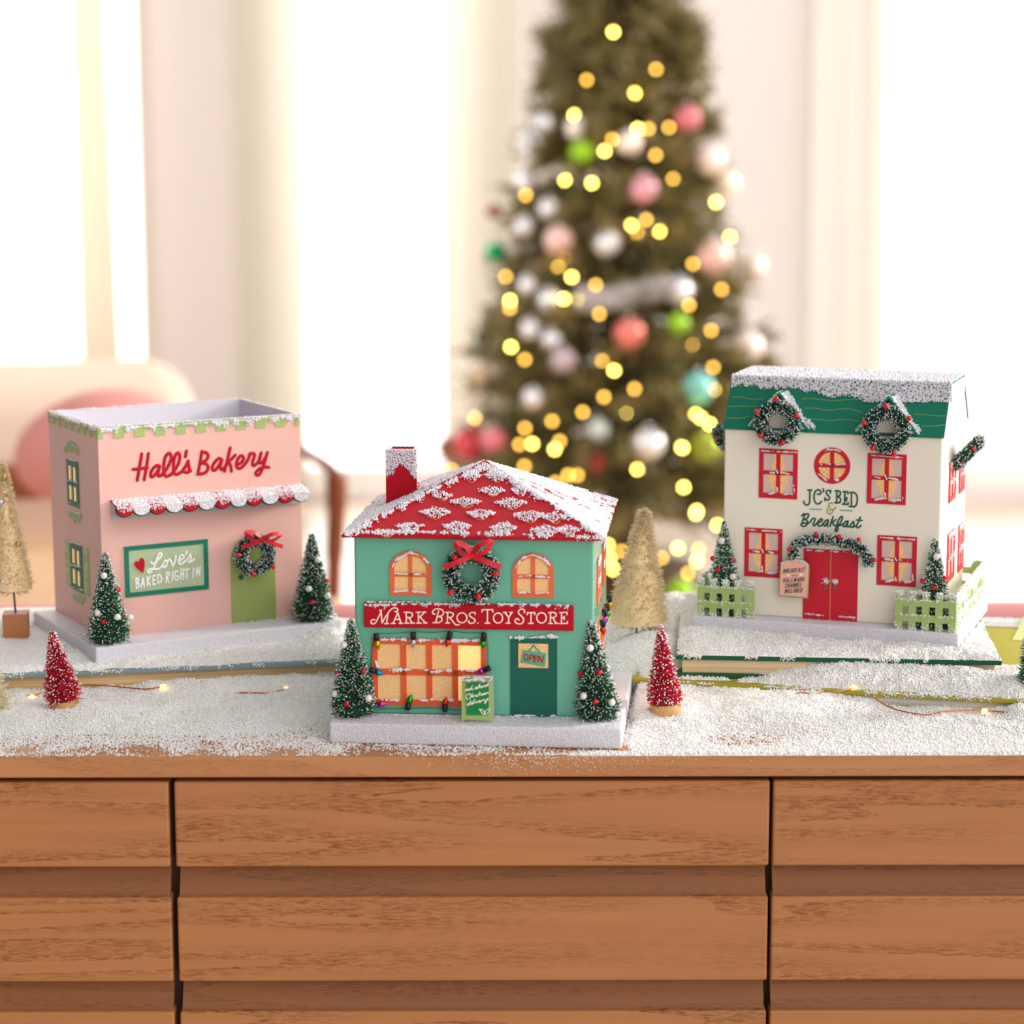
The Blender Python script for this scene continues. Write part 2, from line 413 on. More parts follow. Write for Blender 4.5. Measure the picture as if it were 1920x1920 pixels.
def strokes(fr, parent, name, mt, put, nrm, origin, sc, width, lines, thick=.0005, sub=5):
    b = MB(); nrm = np.asarray(nrm, float)
    for ln in lines:
        pts = [put(*p) for p in zc(origin, sc, ln)]
        r = width / sc / 2 * fr.m(pts[0])
        if len(pts) == 1: pts = [pts[0], pts[0] + np.array([r * .02, 0, 0])]
        pts = smooth(pts, sub)
        t0 = pts[0] - pts[1]; t0 /= np.linalg.norm(t0) + 1e-12; t1 = pts[-1] - pts[-2]; t1 /= np.linalg.norm(t1) + 1e-12
        P = [pts[0] + t0 * r * .95, pts[0] + t0 * r * .7] + pts + [pts[-1] + t1 * r * .7, pts[-1] + t1 * r * .95]
        rr = [r * .3, r * .72] + [r] * len(pts) + [r * .72, r * .3]
        b.tube(P, rr, 8, flat=thick, nrm=nrm)
    return b.build(name, mt, parent, smooth=True)

def poly_plate(fr, parent, name, mt, put, nrm, px, t0, t1):
    nrm = np.asarray(nrm, float); P = [put(*p) for p in px]; n = len(P)
    b = MB(); b.add([p + nrm * t0 for p in P] + [p + nrm * t1 for p in P],
                    [tuple(range(n)), tuple(range(2 * n - 1, n - 1, -1))] + [(i, n + i, n + (i + 1) % n, (i + 1) % n) for i in range(n)])
    return b.build(name, mt, parent)

def rect_of(put, px, ax):
    P = [put(*p) for p in px]                   # tl, tr, br, bl in the picture
    a0 = (P[0][ax] + P[3][ax]) / 2; a1 = (P[1][ax] + P[2][ax]) / 2
    z1 = (P[0][2] + P[1][2]) / 2; z0 = (P[2][2] + P[3][2]) / 2
    return a0, a1, z0, z1

def grain_px(fr, put, nrm, pts, size=(.35, .75), lift=.0002, unit=1.0):
    P = np.array([put(*p) for p in pts]); n = len(P)
    P = P + np.asarray(nrm, float) * (lift + RNG.uniform(0, .0006, n))[:, None]
    return octas(P, RNG.uniform(size[0], size[1], n) * .001 * unit)
def strip_pts(line, w, n, drip=0.0):
    """random picture points along a polyline; w = half width, drip pushes some downwards"""
    L = np.array(line, float); seg = np.linalg.norm(np.diff(L, axis=0), axis=1); cum = np.concatenate([[0], np.cumsum(seg)])
    u = RNG.uniform(0, cum[-1], n); i = np.clip(np.searchsorted(cum, u) - 1, 0, len(seg) - 1)
    p = L[i] + (L[i + 1] - L[i]) * ((u - cum[i]) / seg[i])[:, None]
    lump = .35 + 1.0 * fbm(u / 14.0 + L[0, 0], np.zeros(n) + L[0, 1], 5, 2)
    lump2 = fbm(u / 7.0 + L[0, 1], np.zeros(n) + L[0, 0], 15, 2)
    kp = lump2 > .36 + RNG.normal(0, .06, n); p = p[kp]; u = u[kp]; lump = np.clip((lump2[kp] - .25) * 3.0, .25, 1.6); n = len(u)
    d = RNG.normal(0, .5, (n, 2)) * w * lump[:, None]
    d[:, 1] += drip * np.abs(RNG.normal(0, .6, n)) * np.clip(lump * 2.2 - 1.2, 0, 1.5)
    return p + d
def ell_pts(cx, cy, rx, ry, n, pointy=False):
    a = RNG.uniform(0, 2 * math.pi, n); r = np.sqrt(RNG.uniform(0, 1, n))
    x = r * np.cos(a); y = r * np.sin(a)
    if pointy: y = np.where(y < 0, y * .62 * (1 - np.abs(x)), y * .85 * (1 - np.abs(x) ** 1.6))
    x += RNG.normal(0, .06, n); y += RNG.normal(0, .10, n)
    return np.stack([cx + x * rx, cy + y * ry], 1)
def snow_part(name, parent, ms, mt=None):
    V, Fc, _ = cat(*ms)
    o = npmesh(name, V, Fc, mt or GLIT, parent)
    return o

# ------------------------------------------------------------------ brush trees, wreaths
def brush_tree(parent, name, base, tip, r, mb, mcore, n=2400, frost=.5, fsize=.0006, bead=(), up=.12, stem=0., brad=.0003, coner=.62, label=None, tipr=.10, fm=None):
    """A sisal tree: wire, bristles, frost and beads; base and tip in the parent's space."""
    base = np.asarray(base, float); tip = np.asarray(tip, float); ax = tip - base; H = np.linalg.norm(ax); axn = ax / H
    t = np.sort(RNG.uniform(0, 1, n) ** 1.15); ang = RNG.uniform(0, 2 * math.pi, n)
    e1 = np.cross(axn, (0, 1, .01)); e1 /= np.linalg.norm(e1); e2 = np.cross(axn, e1)
    ragged = RNG.normal(1, .07, n)
    rr = r * (tipr + (1 - tipr) * (1 - t) ** .92) * ragged * np.where(t > .985, .6, 1)
    rr = rr * (1 - .25 * np.exp(-(t / .03) ** 2))
    rad = np.cos(ang)[:, None] * e1 + np.sin(ang)[:, None] * e2
    P = base + ax * (stem + (1 - stem) * t)[:, None]
    d = rad + axn * (up + RNG.normal(0, .22, n))[:, None] + RNG.normal(0, .12, (n, 3)); d /= np.linalg.norm(d, axis=1, keepdims=True)
    P1 = P + d * rr[:, None]; P0 = P + d * rr[:, None] * .25
    v1 = needles(P0, P1, brad)
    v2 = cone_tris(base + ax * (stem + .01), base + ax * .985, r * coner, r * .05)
    v3 = cone_tris(base - axn * H * .02, tip, H * .008, H * .004, 6)
    V, Fc, M = cat(v1, v2, v3)
    o = npmesh(name, V, Fc, [mb, mcore, TWIRE], parent, M)
    if label: o['label'] = label
    if frost > 0:
        k = RNG.uniform(0, 1, n) < frost
        Q = P1[k] - d[k] * RNG.uniform(0, .0012, k.sum())[:, None]
        V, Fc = octas(Q, RNG.uniform(.6, 1.15, k.sum()) * fsize, d[k], 2.0)
        f = npmesh('frost', V, Fc, fm or FROST, o)
    return o
def bead_on(parent, c, r, mt, name='bead'):
    b = MB(); b.ball((0, 0, 0), r, 16)
    o = b.build(name, mt, parent, True); o.location = tuple(c); return o
def berry(parent, c, r, d, name='berry'):
    d = np.asarray(d, float); d = d / np.linalg.norm(d)
    b = MB(); c = np.asarray(c, float)
    prof = [(-1.5, .12), (-1.0, .5), (-.4, .85), (.2, 1.0), (.7, .72), (.95, .3)]
    b.tube([c + d * r * a for a, _ in prof], [r * q for _, q in prof], 10)
    return b.build(name, REDB, parent, True)
def wreath(parent, c, ax, ez, R, rt, n=2600, name='wreath', arc=None, path=None, frost=.42, mb=None):
    """ring (or garland along a path) of bristles; ax = across, ez = up, both unit vectors of the wall"""
    ax = np.asarray(ax, float); ez = np.asarray(ez, float); nn = np.cross(ax, ez)
    if path is None:
        th = RNG.uniform(0, 2 * math.pi, n)
        C = np.asarray(c) + R * (np.cos(th)[:, None] * ax + np.sin(th)[:, None] * ez)
        rad = np.cos(th)[:, None] * ax + np.sin(th)[:, None] * ez
    else:
        Q = np.array(path); seg = np.linalg.norm(np.diff(Q, axis=0), axis=1); cum = np.concatenate([[0], np.cumsum(seg)])
        u = RNG.uniform(0, cum[-1], n); i = np.clip(np.searchsorted(cum, u) - 1, 0, len(seg) - 1)
        C = Q[i] + (Q[i + 1] - Q[i]) * ((u - cum[i]) / seg[i])[:, None]
        tg = (Q[i + 1] - Q[i]) / seg[i][:, None]; rad = np.cross(tg, nn)
    ph = RNG.uniform(0, 2 * math.pi, n)
    d = np.cos(ph)[:, None] * rad + np.sin(ph)[:, None] * nn + RNG.normal(0, .25, (n, 3)); d /= np.linalg.norm(d, axis=1, keepdims=True)
    L = rt * RNG.normal(1, .10, n)
    back = np.sin(ph) < -.75
    L = np.where(back, L * .7, L)
    P1 = C + d * L[:, None]
    v1 = needles(C, P1, .00042)
    # core
    if path is None:
        pts = [np.asarray(c) + R * (math.cos(q) * ax + math.sin(q) * ez) for q in np.linspace(0, 2 * math.pi, 33)]
    else: pts = [np.asarray(p) for p in path]
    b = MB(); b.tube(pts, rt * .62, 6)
    tri = [];
    for f in b.f:
        for k in range(1, len(f) - 1): tri.append((f[0], f[k], f[k + 1]))
    V, Fc, M = cat(v1, (np.array(b.v), np.array(tri)))
    o = npmesh(name, V, Fc, [mb or BRIST, BRISD], parent, M)
    k = RNG.uniform(0, 1, n) < frost
    V, Fc = octas(P1[k] - d[k] * .0004, RNG.uniform(.26, .5, k.sum()) * .001, d[k], 2.0)
    npmesh('frost', V, Fc, FROST, o)
    return o
def ribbon(b, pts, w, nrm, tw=.0):
    """flat ribbon along pts, width w, standing off the wall"""
    pts = smooth(pts, 8); nrm = np.asarray(nrm, float); n = len(pts); vs = []
    for i in range(n):
        t = pts[min(i + 1, n - 1)] - pts[max(0, i - 1)]; t /= np.linalg.norm(t) + 1e-12
        a = np.cross(t, nrm); a /= np.linalg.norm(a) + 1e-12
        a = a * math.cos(tw) + nrm * math.sin(tw)
        vs += [pts[i] + a * w / 2, pts[i] - a * w / 2, pts[i] + a * w / 2 + nrm * .0004, pts[i] - a * w / 2 + nrm * .0004]
    fs = []
    for i in range(n - 1):
        o = i * 4; q = o + 4
        fs += [(o, o + 1, q + 1, q), (o + 2, q + 2, q + 3, o + 3), (o, q, q + 2, o + 2), (o + 1, o + 3, q + 3, q + 1)]
    fs += [(0, 2, 3, 1), (4 * n - 4, 4 * n - 3, 4 * n - 1, 4 * n - 2)]
    b.add(vs, fs)

# ------------------------------------------------------------------ the room
YB = 6.8                                     # back wall
WALLM = mat('wall_paint', (240, 230, 226), .8, var=.02, scale=2)
TRIMM = mat('trim_paint', (250, 244, 236), .6, var=.02)
FLOORM = mat('floor_tan', (220, 200, 178), .28, var=.08, scale=6)
GLASSM = bpy.data.materials.new('window_glass'); GLASSM.use_nodes = True
_t = GLASSM.node_tree; _t.nodes.clear()
_tr = _t.nodes.new('ShaderNodeBsdfTransparent'); _gl = _t.nodes.new('ShaderNodeBsdfGlossy'); _gl.inputs['Roughness'].default_value = .02
_nz = _t.nodes.new('ShaderNodeTexNoise'); _mr = _t.nodes.new('ShaderNodeMapRange'); _mr.inputs['To Min'].default_value = .03; _mr.inputs['To Max'].default_value = .06
_mx = _t.nodes.new('ShaderNodeMixShader'); _ou = _t.nodes.new('ShaderNodeOutputMaterial')
_t.links.new(_nz.outputs['Fac'], _mr.inputs['Value']); _t.links.new(_mr.outputs['Result'], _mx.inputs[0])
_t.links.new(_tr.outputs[0], _mx.inputs[1]); _t.links.new(_gl.outputs[0], _mx.inputs[2]); _t.links.new(_mx.outputs[0], _ou.inputs[0])
SHEER = sheer_mat('sheer_curtain', (255, 251, 244), .66); SHEERC = sheer_mat('cream_sheer', (244, 234, 222), .6)
SHEERW = sheer_mat('white_sheer', (255, 252, 246), .7)

b = MB(); b.box(-4, 4, -.3, YB + .2, -.06, 0); fl = b.build('floor', FLOORM); tag(fl, kind='structure')
X = lambda px, y=YB: ony(px, 700, y)[0]
WZ0 = lambda row: ony(960, row, YB)[2]
ZT = 3.6
wins = [(-330, 292, WZ0(706), 2.9), (505, 860, .05, 2.9), (1592, 2350, .05, 2.9)]
b = MB(); x = -4.0; th = .16
for (a, c, z0, z1) in wins:
    xa, xc = X(a), X(c)
    b.box(x, xa, YB, YB + th, 0, ZT)
    b.box(xa, xc, YB, YB + th, 0, z0); b.box(xa, xc, YB, YB + th, z1, ZT)
    x = xc
b.box(x, 4.0, YB, YB + th, 0, ZT)
tag(b.build('wall_back', WALLM), kind='structure')
for i, (a, c, z0, z1) in enumerate(wins):
    xa, xc = X(a), X(c); r = empty('window_%d' % (i + 1), ((xa + xc) / 2, YB, z0)); tag(r, kind='structure')
    w = (xc - xa) / 2; h = z1 - z0; f = MB(); t = .045
    for (q0, q1, s0, s1) in ((-w, -w + t, 0, h), (w - t, w, 0, h), (-w + t, w - t, 0, t), (-w + t, w - t, h - t, h)):
        f.box(q0, q1, .06, .12, s0, s1)
    o = f.build('window_frame', TRIMM, r); tag(o, kind='structure')
    g = MB(); g.box(-w + t, w - t, .088, .092, t, h - t); o = g.build('pane', GLASSM, r); tag(o, kind='structure')
# casing beside the right window
b = MB(); b.box(X(1512), X(1556), YB - .03, YB, 0, 2.6); tag(b.build('trim_1', TRIMM), kind='structure')
b = MB(); b.box(-4, X(505), YB - .015, YB, 0, .10); tag(b.build('baseboard_left', TRIMM), kind='structure')
b = MB(); b.box(X(860), X(1512), YB - .015, YB, 0, .10); tag(b.build('baseboard_right', TRIMM), kind='structure')

def curtain(px0, px1, y, m, label, folds, amp=.03, pxb0=None, pxb1=None, zb=.02, zt=2.62):
    """a hanging cloth; px at the head and at the hem"""
    xa, xb = X(px0, y), X(px1, y); ya, yb = X(pxb0 if pxb0 is not None else px0, y), X(pxb1 if pxb1 is not None else px1, y)
    nu, nv = folds * 8, 14; V = []; Fc = []
    for j in range(nv + 1):
        v = j / nv; z = zt + (zb - zt) * v
        for i in range(nu + 1):
            u = i / nu
            xx = (xa + (xb - xa) * u) * (1 - v) + (ya + (yb - ya) * u) * v
            V.append((xx, y + amp * math.sin(u * folds * 2 * math.pi + .4 * math.sin(3 * v)) * (.7 + .3 * v), z))
    for j in range(nv):
        for i in range(nu): a = j * (nu + 1) + i; Fc.append((a, a + 1, a + nu + 2, a + nu + 1))
    o = npmesh('curtain', V, Fc, m, smooth=True)
    sm = o.modifiers.new('cloth', 'SOLIDIFY'); sm.thickness = .002
    tag(o, label, 'curtain', 'sheer curtains at the back windows'); return o
curtain(150, 205, 6.62, SHEERC, 'narrow cream sheer curtain panel hanging across the far left window', 3, .02, 152, 232, .05)
curtain(448, 575, 6.62, SHEER, 'cream sheer curtain between pale wall strip and bright middle window', 5, .03)
curtain(836, 968, 6.62, SHEER, 'cream sheer curtain just left of the tall christmas tree', 5, .03)
curtain(1590, 1632, 6.62, SHEERW, 'narrow white sheer curtain at left edge of the right window', 3, .02, 1600, 1668)

# ------------------------------------------------------------------ armchair with cushion, pink bench
BOUC = mat('boucle_cream', (214, 190, 172), .9, var=.06, scale=40, bump=.4, bscale=120)
WALN = mat('walnut', (128, 66, 34), .5, var=.15, scale=20)
VELV = mat('pink_velvet', (214, 142, 134), .85, var=.08, scale=14)
ROSE = mat('rose_upholstery', (206, 138, 136), .85, var=.05, scale=10)
def soft_box(x0, x1, y0, y1, z0, z1, r, name, m, parent, seg=5):
    b = MB(); b.box(x0, x1, y0, y1, z0, z1); o = b.build(name, m, parent, True); bevel(o, r, seg); return o
ch = empty('armchair', (-.774, 3.74, -.08), (0, 0, math.radians(20)))
tag(ch, 'cream upholstered armchair with walnut wood arms behind the pink shop', 'armchair')
soft_box(-.44, .44, -.43, .36, .30, .47, .06, 'seat', mat('tan_seat', (216, 178, 142), .9, var=.08, scale=20), ch)
bk = soft_box(-.42, .36, .22, .42, .40, .80, .10, 'backrest', BOUC, ch); bk.rotation_euler = (math.radians(-6), 0, 0)
for s in (-1, 1):
    a = MB(); xx = s * .40
    a.tube([np.array(p) for p in smooth([(xx, .40, .655), (xx, .05, .665), (xx, -.30, .665), (xx, -.40, .655)], 6)], .009, 10)
    a.tube([np.array(p) for p in smooth([(xx, -.40, .655), (xx, -.395, .60), (xx, -.38, .52), (xx, -.37, .45)], 6)], [.016] * 6 + [.014] * 6 + [.012] * 7, 10)
    for yy in (-.34, .30): a.tube([np.array((xx, yy, .32)), np.array((xx, yy, .08))], [.014, .010], 10)
    a.tube([np.array(p) for p in smooth([(xx, .38, .655), (xx, .40, .40), (xx, .44, .08)], 6)], .016, 10)
    a.box(xx - .012, xx + .012, -.35, .40, .30, .34)
    a.build('armrest', WALN, ch, True)
a = MB(); a.box(-.43, .37, .155, .20, .555, .615); bevel(a.build('back_rail_shadow', WALN, ch), .01, 3)  # frame rail, its dark tone also standing in for deep shadow under the cushion
a = MB(); a.box(-.39, .39, -.33, -.29, .30, .345); a.box(-.39, .39, .34, .38, .30, .345); a.build('seat_rail', WALN, ch)
cu = MB(); cu.ball((0, 0, 0), 1, 24)
cu = cu.build('cushion', VELV, None, True); cu.scale = (.128, .085, .082)
cu.location = tuple(ony(188, 838, 3.42)); cu.rotation_euler = (0, math.radians(-10), math.radians(25))
tag(cu, 'round dusty pink velvet cushion resting in the cream armchair', 'cushion')

so = empty('bench', (0, 1.80, 0)); tag(so, 'long dusty pink upholstered bench directly behind the wooden sideboard', 'bench')
soft_box(-1.1, 1.1, -.11, -.03, .30, .741, .036, 'backrest', ROSE, so)
soft_box(-1.1, 1.1, -.03, .42, .30, .45, .04, 'seat', ROSE, so)
for xx in (-1.0, 1.0):
    for yy in (-.07, .36):
        a = MB(); a.tube([np.array((xx, yy, .31)), np.array((xx, yy, 0))], [.022, .014], 10); a.build('leg', WALN, so, True)

# ------------------------------------------------------------------ sideboard
YC = 1.27217; YBK = 1.615
sb = empty('sideboard', (0, YC, 0)); tag(sb, 'oak sideboard with wide slatted drawer fronts under the snowy village', 'sideboard')
def front(px, py, y): return ony(px, py, y)
zt_bot = front(960, 1457.5, YC)[2]
b = MB(); b.box(-.72, .72, 0, YBK - YC, zt_bot - 0, Z0); tp = b.build('top', OAKT, sb); bevel(tp, .0012, 2)
yd = YC + .0030; yr = YC + .013
z1 = front(960, 1464.5, yd)[2]; z2 = front(960, 1624.5, yd)[2]; z3 = front(960, 1682, yd)[2]
pitch = z1 - z3; hh = z1 - z2
cols = [(-.72, front(317, 1540, yd)[0]), (front(328, 1540, yd)[0], front(1442.5, 1540, yd)[0]), (front(1449, 1540, yd)[0], .72)]
b = MB(); b.box(-.70, .70, .018, YBK - YC, .14, zt_bot); b.build('carcass', DARKGAP, sb)
for k in range(3):
    for (xa, xc) in cols:
        zt = z1 - k * pitch
        b = MB(); b.box(xa, xc, yd - YC, yd - YC + .014, zt - hh, zt); o = b.build('drawer', OAK, sb); bevel(o, .0012, 2)
        # the slanted finger rail below the drawer front
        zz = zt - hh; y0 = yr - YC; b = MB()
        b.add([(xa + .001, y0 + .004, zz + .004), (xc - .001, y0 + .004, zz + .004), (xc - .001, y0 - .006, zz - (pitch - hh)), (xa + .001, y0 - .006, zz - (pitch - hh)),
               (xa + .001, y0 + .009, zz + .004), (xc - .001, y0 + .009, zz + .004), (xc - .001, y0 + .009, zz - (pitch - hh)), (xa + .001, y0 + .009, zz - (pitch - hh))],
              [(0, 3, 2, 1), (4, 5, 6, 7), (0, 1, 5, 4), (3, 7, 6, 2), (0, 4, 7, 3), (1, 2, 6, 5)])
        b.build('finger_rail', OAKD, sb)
b = MB(); b.box(-.72, .72, .004, .018, .12, z1 - 3 * pitch); b.build('lower_panel', OAK, sb)
for xx in (-.66, .66):
    for yy in (.04, YBK - YC - .04):
        b = MB(); b.tube([np.array((xx, yy, .14)), np.array((xx, yy, 0))], [.022, .014], 10); b.build('leg', OAK, sb, True)

# ------------------------------------------------------------------ books
PAGES = mat('book_pages', (232, 204, 158), .8, scale=1.0, var=.05)
PAGESW = mat('white_pages', (236, 230, 220), .8, var=.05)
def page_mat(name, c1, c2):
    m = bpy.data.materials.new(name); m.use_nodes = True; t = m.node_tree; p = t.nodes['Principled BSDF']
    tcn = t.nodes.new('ShaderNodeTexCoord'); mp = t.nodes.new('ShaderNodeMapping'); mp.inputs['Scale'].default_value = (6, 6, 1600)
    nz = t.nodes.new('ShaderNodeTexNoise'); nz.inputs['Scale'].default_value = 1; nz.inputs['Detail'].default_value = 3
    mx = t.nodes.new('ShaderNodeMix'); mx.data_type = 'RGBA'; mx.inputs['A'].default_value = lin(c1) + [1]; mx.inputs['B'].default_value = lin(c2) + [1]
    mr = t.nodes.new('ShaderNodeMapRange'); mr.inputs['From Min'].default_value = .3; mr.inputs['From Max'].default_value = .7
    t.links.new(tcn.outputs['Object'], mp.inputs[0]); t.links.new(mp.outputs[0], nz.inputs['Vector']); t.links.new(nz.outputs['Fac'], mr.inputs['Value'])
    t.links.new(mr.outputs['Result'], mx.inputs['Factor']); t.links.new(mx.outputs['Result'], p.inputs['Base Color']); p.inputs['Roughness'].default_value = .8
    return m
PG1 = page_mat('tan_pages', (226, 192, 146), (184, 146, 100)); PG2 = page_mat('cream_pages', (238, 214, 176), (206, 174, 132)); PG3 = page_mat('grey_pages', (232, 226, 214), (196, 186, 170))
def book(pl, pr, ztop, depth, thick, cover, spine, pages, label, name='book', extra=0., cth=.0026, inset=.004, lft=0., rgt=0.):
    """pl, pr: picture points of the top front edge"""
    A = onz(*pl, Z0 + ztop); B = onz(*pr, Z0 + ztop); d = B - A; L = np.linalg.norm(d); yaw = math.atan2(d[1], d[0])
    r = empty(name, (A[0], A[1], Z0 + ztop - thick), (0, 0, yaw)); tag(r, label, 'book')
    x0, x1 = -lft, L + rgt
    b = MB(); b.box(x0, x1, 0, depth, thick - cth, thick); o = b.build('cover', cover, r); bevel(o, .0006, 2)
    b = MB(); b.box(x0, x1, 0, depth, 0, cth); o = b.build('cover', cover, r); bevel(o, .0006, 2)
    b = MB(); n = 24; prof = []
    for i in range(n + 1):
        u = i / n; wob = .0006 * math.sin(u * 9) + .0004 * math.sin(u * 23)
        prof.append((x0 + inset + (x1 - x0 - 2 * inset) * u, wob))
    vs = []; 
    for (xx, wv) in prof: vs += [(xx, inset * .8 + wv, cth), (xx, inset * .5 + wv * 1.5, thick / 2), (xx, inset * .8 + wv, thick - cth), (xx, depth - .003, thick - cth), (xx, depth - .003, cth)]
    fs = []
    for i in range(n):
        o_ = i * 5; q = o_ + 5
        for k in range(5): k2 = (k + 1) % 5; fs.append((o_ + k, q + k, q + k2, o_ + k2))
    fs += [(4, 3, 2, 1, 0), tuple(n * 5 + k for k in range(5))]
    b.add(vs, fs); b.build('page_block', pages, r)
    b = MB(); b.box(x0, x1, depth - .003, depth, 0, thick); b.build('spine', spine, r)
    return r, A, yaw, x0, x1
BLUEC = mat('slate_blue_cloth', (128, 148, 152), .8, var=.08, scale=300)
GREENC = mat('forest_cloth', (8, 84, 58), .8, var=.10, scale=300)
OLIVEC = mat('olive_cloth', (164, 154, 44), .8, var=.08, scale=300)
LIMEC = mat('pale_green_cloth', (196, 202, 136), .8, var=.06, scale=200)
bk1 = book((0, 1266), (640, 1239), .0170, .200, .0168, BLUEC, BLUEC, PG1, 'thick slate blue book lying under the pink bakery', lft=.07, rgt=.012)
bk2 = book((1184, 1273), (1920, 1313), .0115, .205, .0113, OLIVEC, OLIVEC, PG3, 'olive covered book lying at the bottom of the right pile', lft=0, rgt=.03)
bk3 = book((1267, 1229), (1879, 1240), .0255, .190, .0138, GREENC, GREENC, PG2, 'dark green book lying on the olive book under the cream house')
# a pale green book behind the pile
A = onz(1856, 1192, Z0 + .012)
r = empty('book', (A[0] + .012, A[1] - .012, Z0), (0, 0, math.radians(-18))); tag(r, 'pale green book lying behind the dark green book at right', 'book')
b = MB(); b.box(0, .17, 0, .10, .0104, .012); b.build('cover', LIMEC, r); b = MB(); b.box(0, .17, 0, .10, .0002, .0018); b.build('cover', LIMEC, r)
b = MB(); b.box(.003, .166, .003, .097, .0018, .0104); b.build('page_block', PG3, r)
b = MB(); b.box(0, .17, .097, .10, 0, .012); b.build('spine', LIMEC, r)

# ------------------------------------------------------------------ pink bakery
def mini_tree(fr, base_px, tip_px, wpx, zbase, beads, name='bottle_brush_tree', seed=0, n=2400, yoff=.004, yfix=None, sy=None):
    P = fr.z(base_px[0], base_px[1], zbase); P = P + np.array([0, yoff, 0])
    if yfix is not None: P = fr.y(base_px[0], base_px[1], yfix); P[2] = zbase
    T = fr.plane(tip_px[0], tip_px[1], P, fr.R.T @ np.array([0, 1., 0])); 
    r = wpx / 2 * fr.m(P)
    P[2] = zbase + .001
    t = brush_tree(fr.root, name, P, T, r, BRIS, BRISD, n=n, frost=.50, fsize=.00043, tipr=.10)
    if sy: t.scale = (1, sy, 1); t.location = (0, P[1] * (1 - sy), 0)
    ax = T - P; H = np.linalg.norm(ax)
    view = fr.R.T @ (CO - fr.world(P)); view[2] = 0; view /= np.linalg.norm(view)
    for (px, py, kind) in beads:
        Q = fr.plane(px, py, P, fr.R.T @ np.array([0, 1., 0])); hh = max(0, min(1, (Q[2] - P[2]) / ax[2]))
        rr = r * (.10 + .90 * (1 - hh) ** .92); axp = P + ax * hh
        off = Q - axp; off[2] = 0; d = np.linalg.norm(off); k = math.sqrt(max(0, rr * rr - min(d, rr) ** 2))
        Q = fr.plane(px, py, P + view * k * .95, fr.R.T @ np.array([0, 1., 0]))
        rad = .0021 if kind == 'p' else .0016
        bead_on(t, Q, rad, PEARL if kind == 'p' else REDM)
    return t
def slab_walls(fr, name, m, ww, wd, z0, z1, yc, xc, th=.0015, inner=None):
    x0, x1, y0, y1 = xc - ww / 2, xc + ww / 2, yc - wd / 2, yc + wd / 2
    b = MB(); b.box(x0, x1, y0, y0 + th, z0, z1); b.box(x0, x1, y1 - th, y1, z0, z1); b.box(x0, x0 + th, y0 + th, y1 - th, z0, z1); b.box(x1 - th, x1, y0 + th, y1 - th, z0, z1)
    return b
def base_plate(fr, bw, bd, bh):
    b = MB(); b.box(-bw / 2, bw / 2, -bd / 2, bd / 2, 0, bh); o = b.build('base', BASEW, fr.root); bevel(o, .0012, 2); return o

BK = Frame('bakery_house', (-.21266, 1.51552, Z0 + .0180), (-.00035, -.00301, .49795))
tag(BK.root, 'pink cardboard bakery shop with red script sign and striped awning', 'village house')
bw, bd, bh = .16576, .12685, .01069; ww, wd, wh = .13495, .09815, .13223; wx, wy = -.0013, .00988
base_plate(BK, bw, bd, bh)
yf = wy - wd / 2; xl = wx - ww / 2; xr = wx + ww / 2; zt = bh + wh
bx = slab_walls(BK, 'walls', PINK, ww, wd, bh, zt, wy, wx); bx.build('walls', PINK, BK.root)
b = slab_walls(BK, 'roof_tray', TRAY, ww - .0032, wd - .0032, zt - .014, zt + .0004, wy, wx, .0008)
b.box(xl + .0016, xr - .0016, yf + .0016, wy + wd / 2 - .0016, zt - .0135, zt - .0125); b.build('roof_tray', TRAY, BK.root)
FY = lambda px, py: BK.y(px, py, yf)
FX = lambda px, py: BK.x(px, py, xl)
NF = np.array([0, -1., 0]); NL = np.array([-1., 0, 0]); NR = np.array([1., 0, 0]); NU = np.array([0, 0, 1.])
# green battlement trim, front and left
b = MB(); zb = zt - .0026; zk = zt - .0072; n = 10; st = ww / n
b.box(xl, xr, yf - .0004, yf + .0002, zb - .0004, zt)
for i in range(n + 1):
    c = xl + i * st; b.box(max(xl, c - st * .25), min(xr, c + st * .25), yf - .0004, yf + .0002, zk, zb - .0004)
n2 = 8; st2 = wd / n2; b.box(xl - .0004, xl + .0002, yf, yf + wd, zb - .0004, zt)
for i in range(n2 + 1):
    c = yf + i * st2; b.box(xl - .0004, xl + .0002, max(yf, c - st2 * .25), min(yf + wd, c + st2 * .25), zk, zb - .0004)
b.build('battlement_trim', SAGE, BK.root)
ms = [grain_px(BK, FY, NF, strip_pts([(183, 805), (300, 798), (420, 790), (564, 780)], 4.2, 2300, 5)),
      grain_px(BK, FX, NL, strip_pts([(94, 776), (135, 788), (180, 805)], 3.4, 700, 4)),
      grain_px(BK, lambda a, c: BK.z(a, c, zt), NU, np.concatenate([strip_pts([(92, 772), (182, 802), (564, 778)], 1.6, 700), strip_pts([(92, 772), (450, 748), (564, 778)], 1.4, 500)]), (.25, .5))]
snow_part('snow_trim', BK.root, ms)
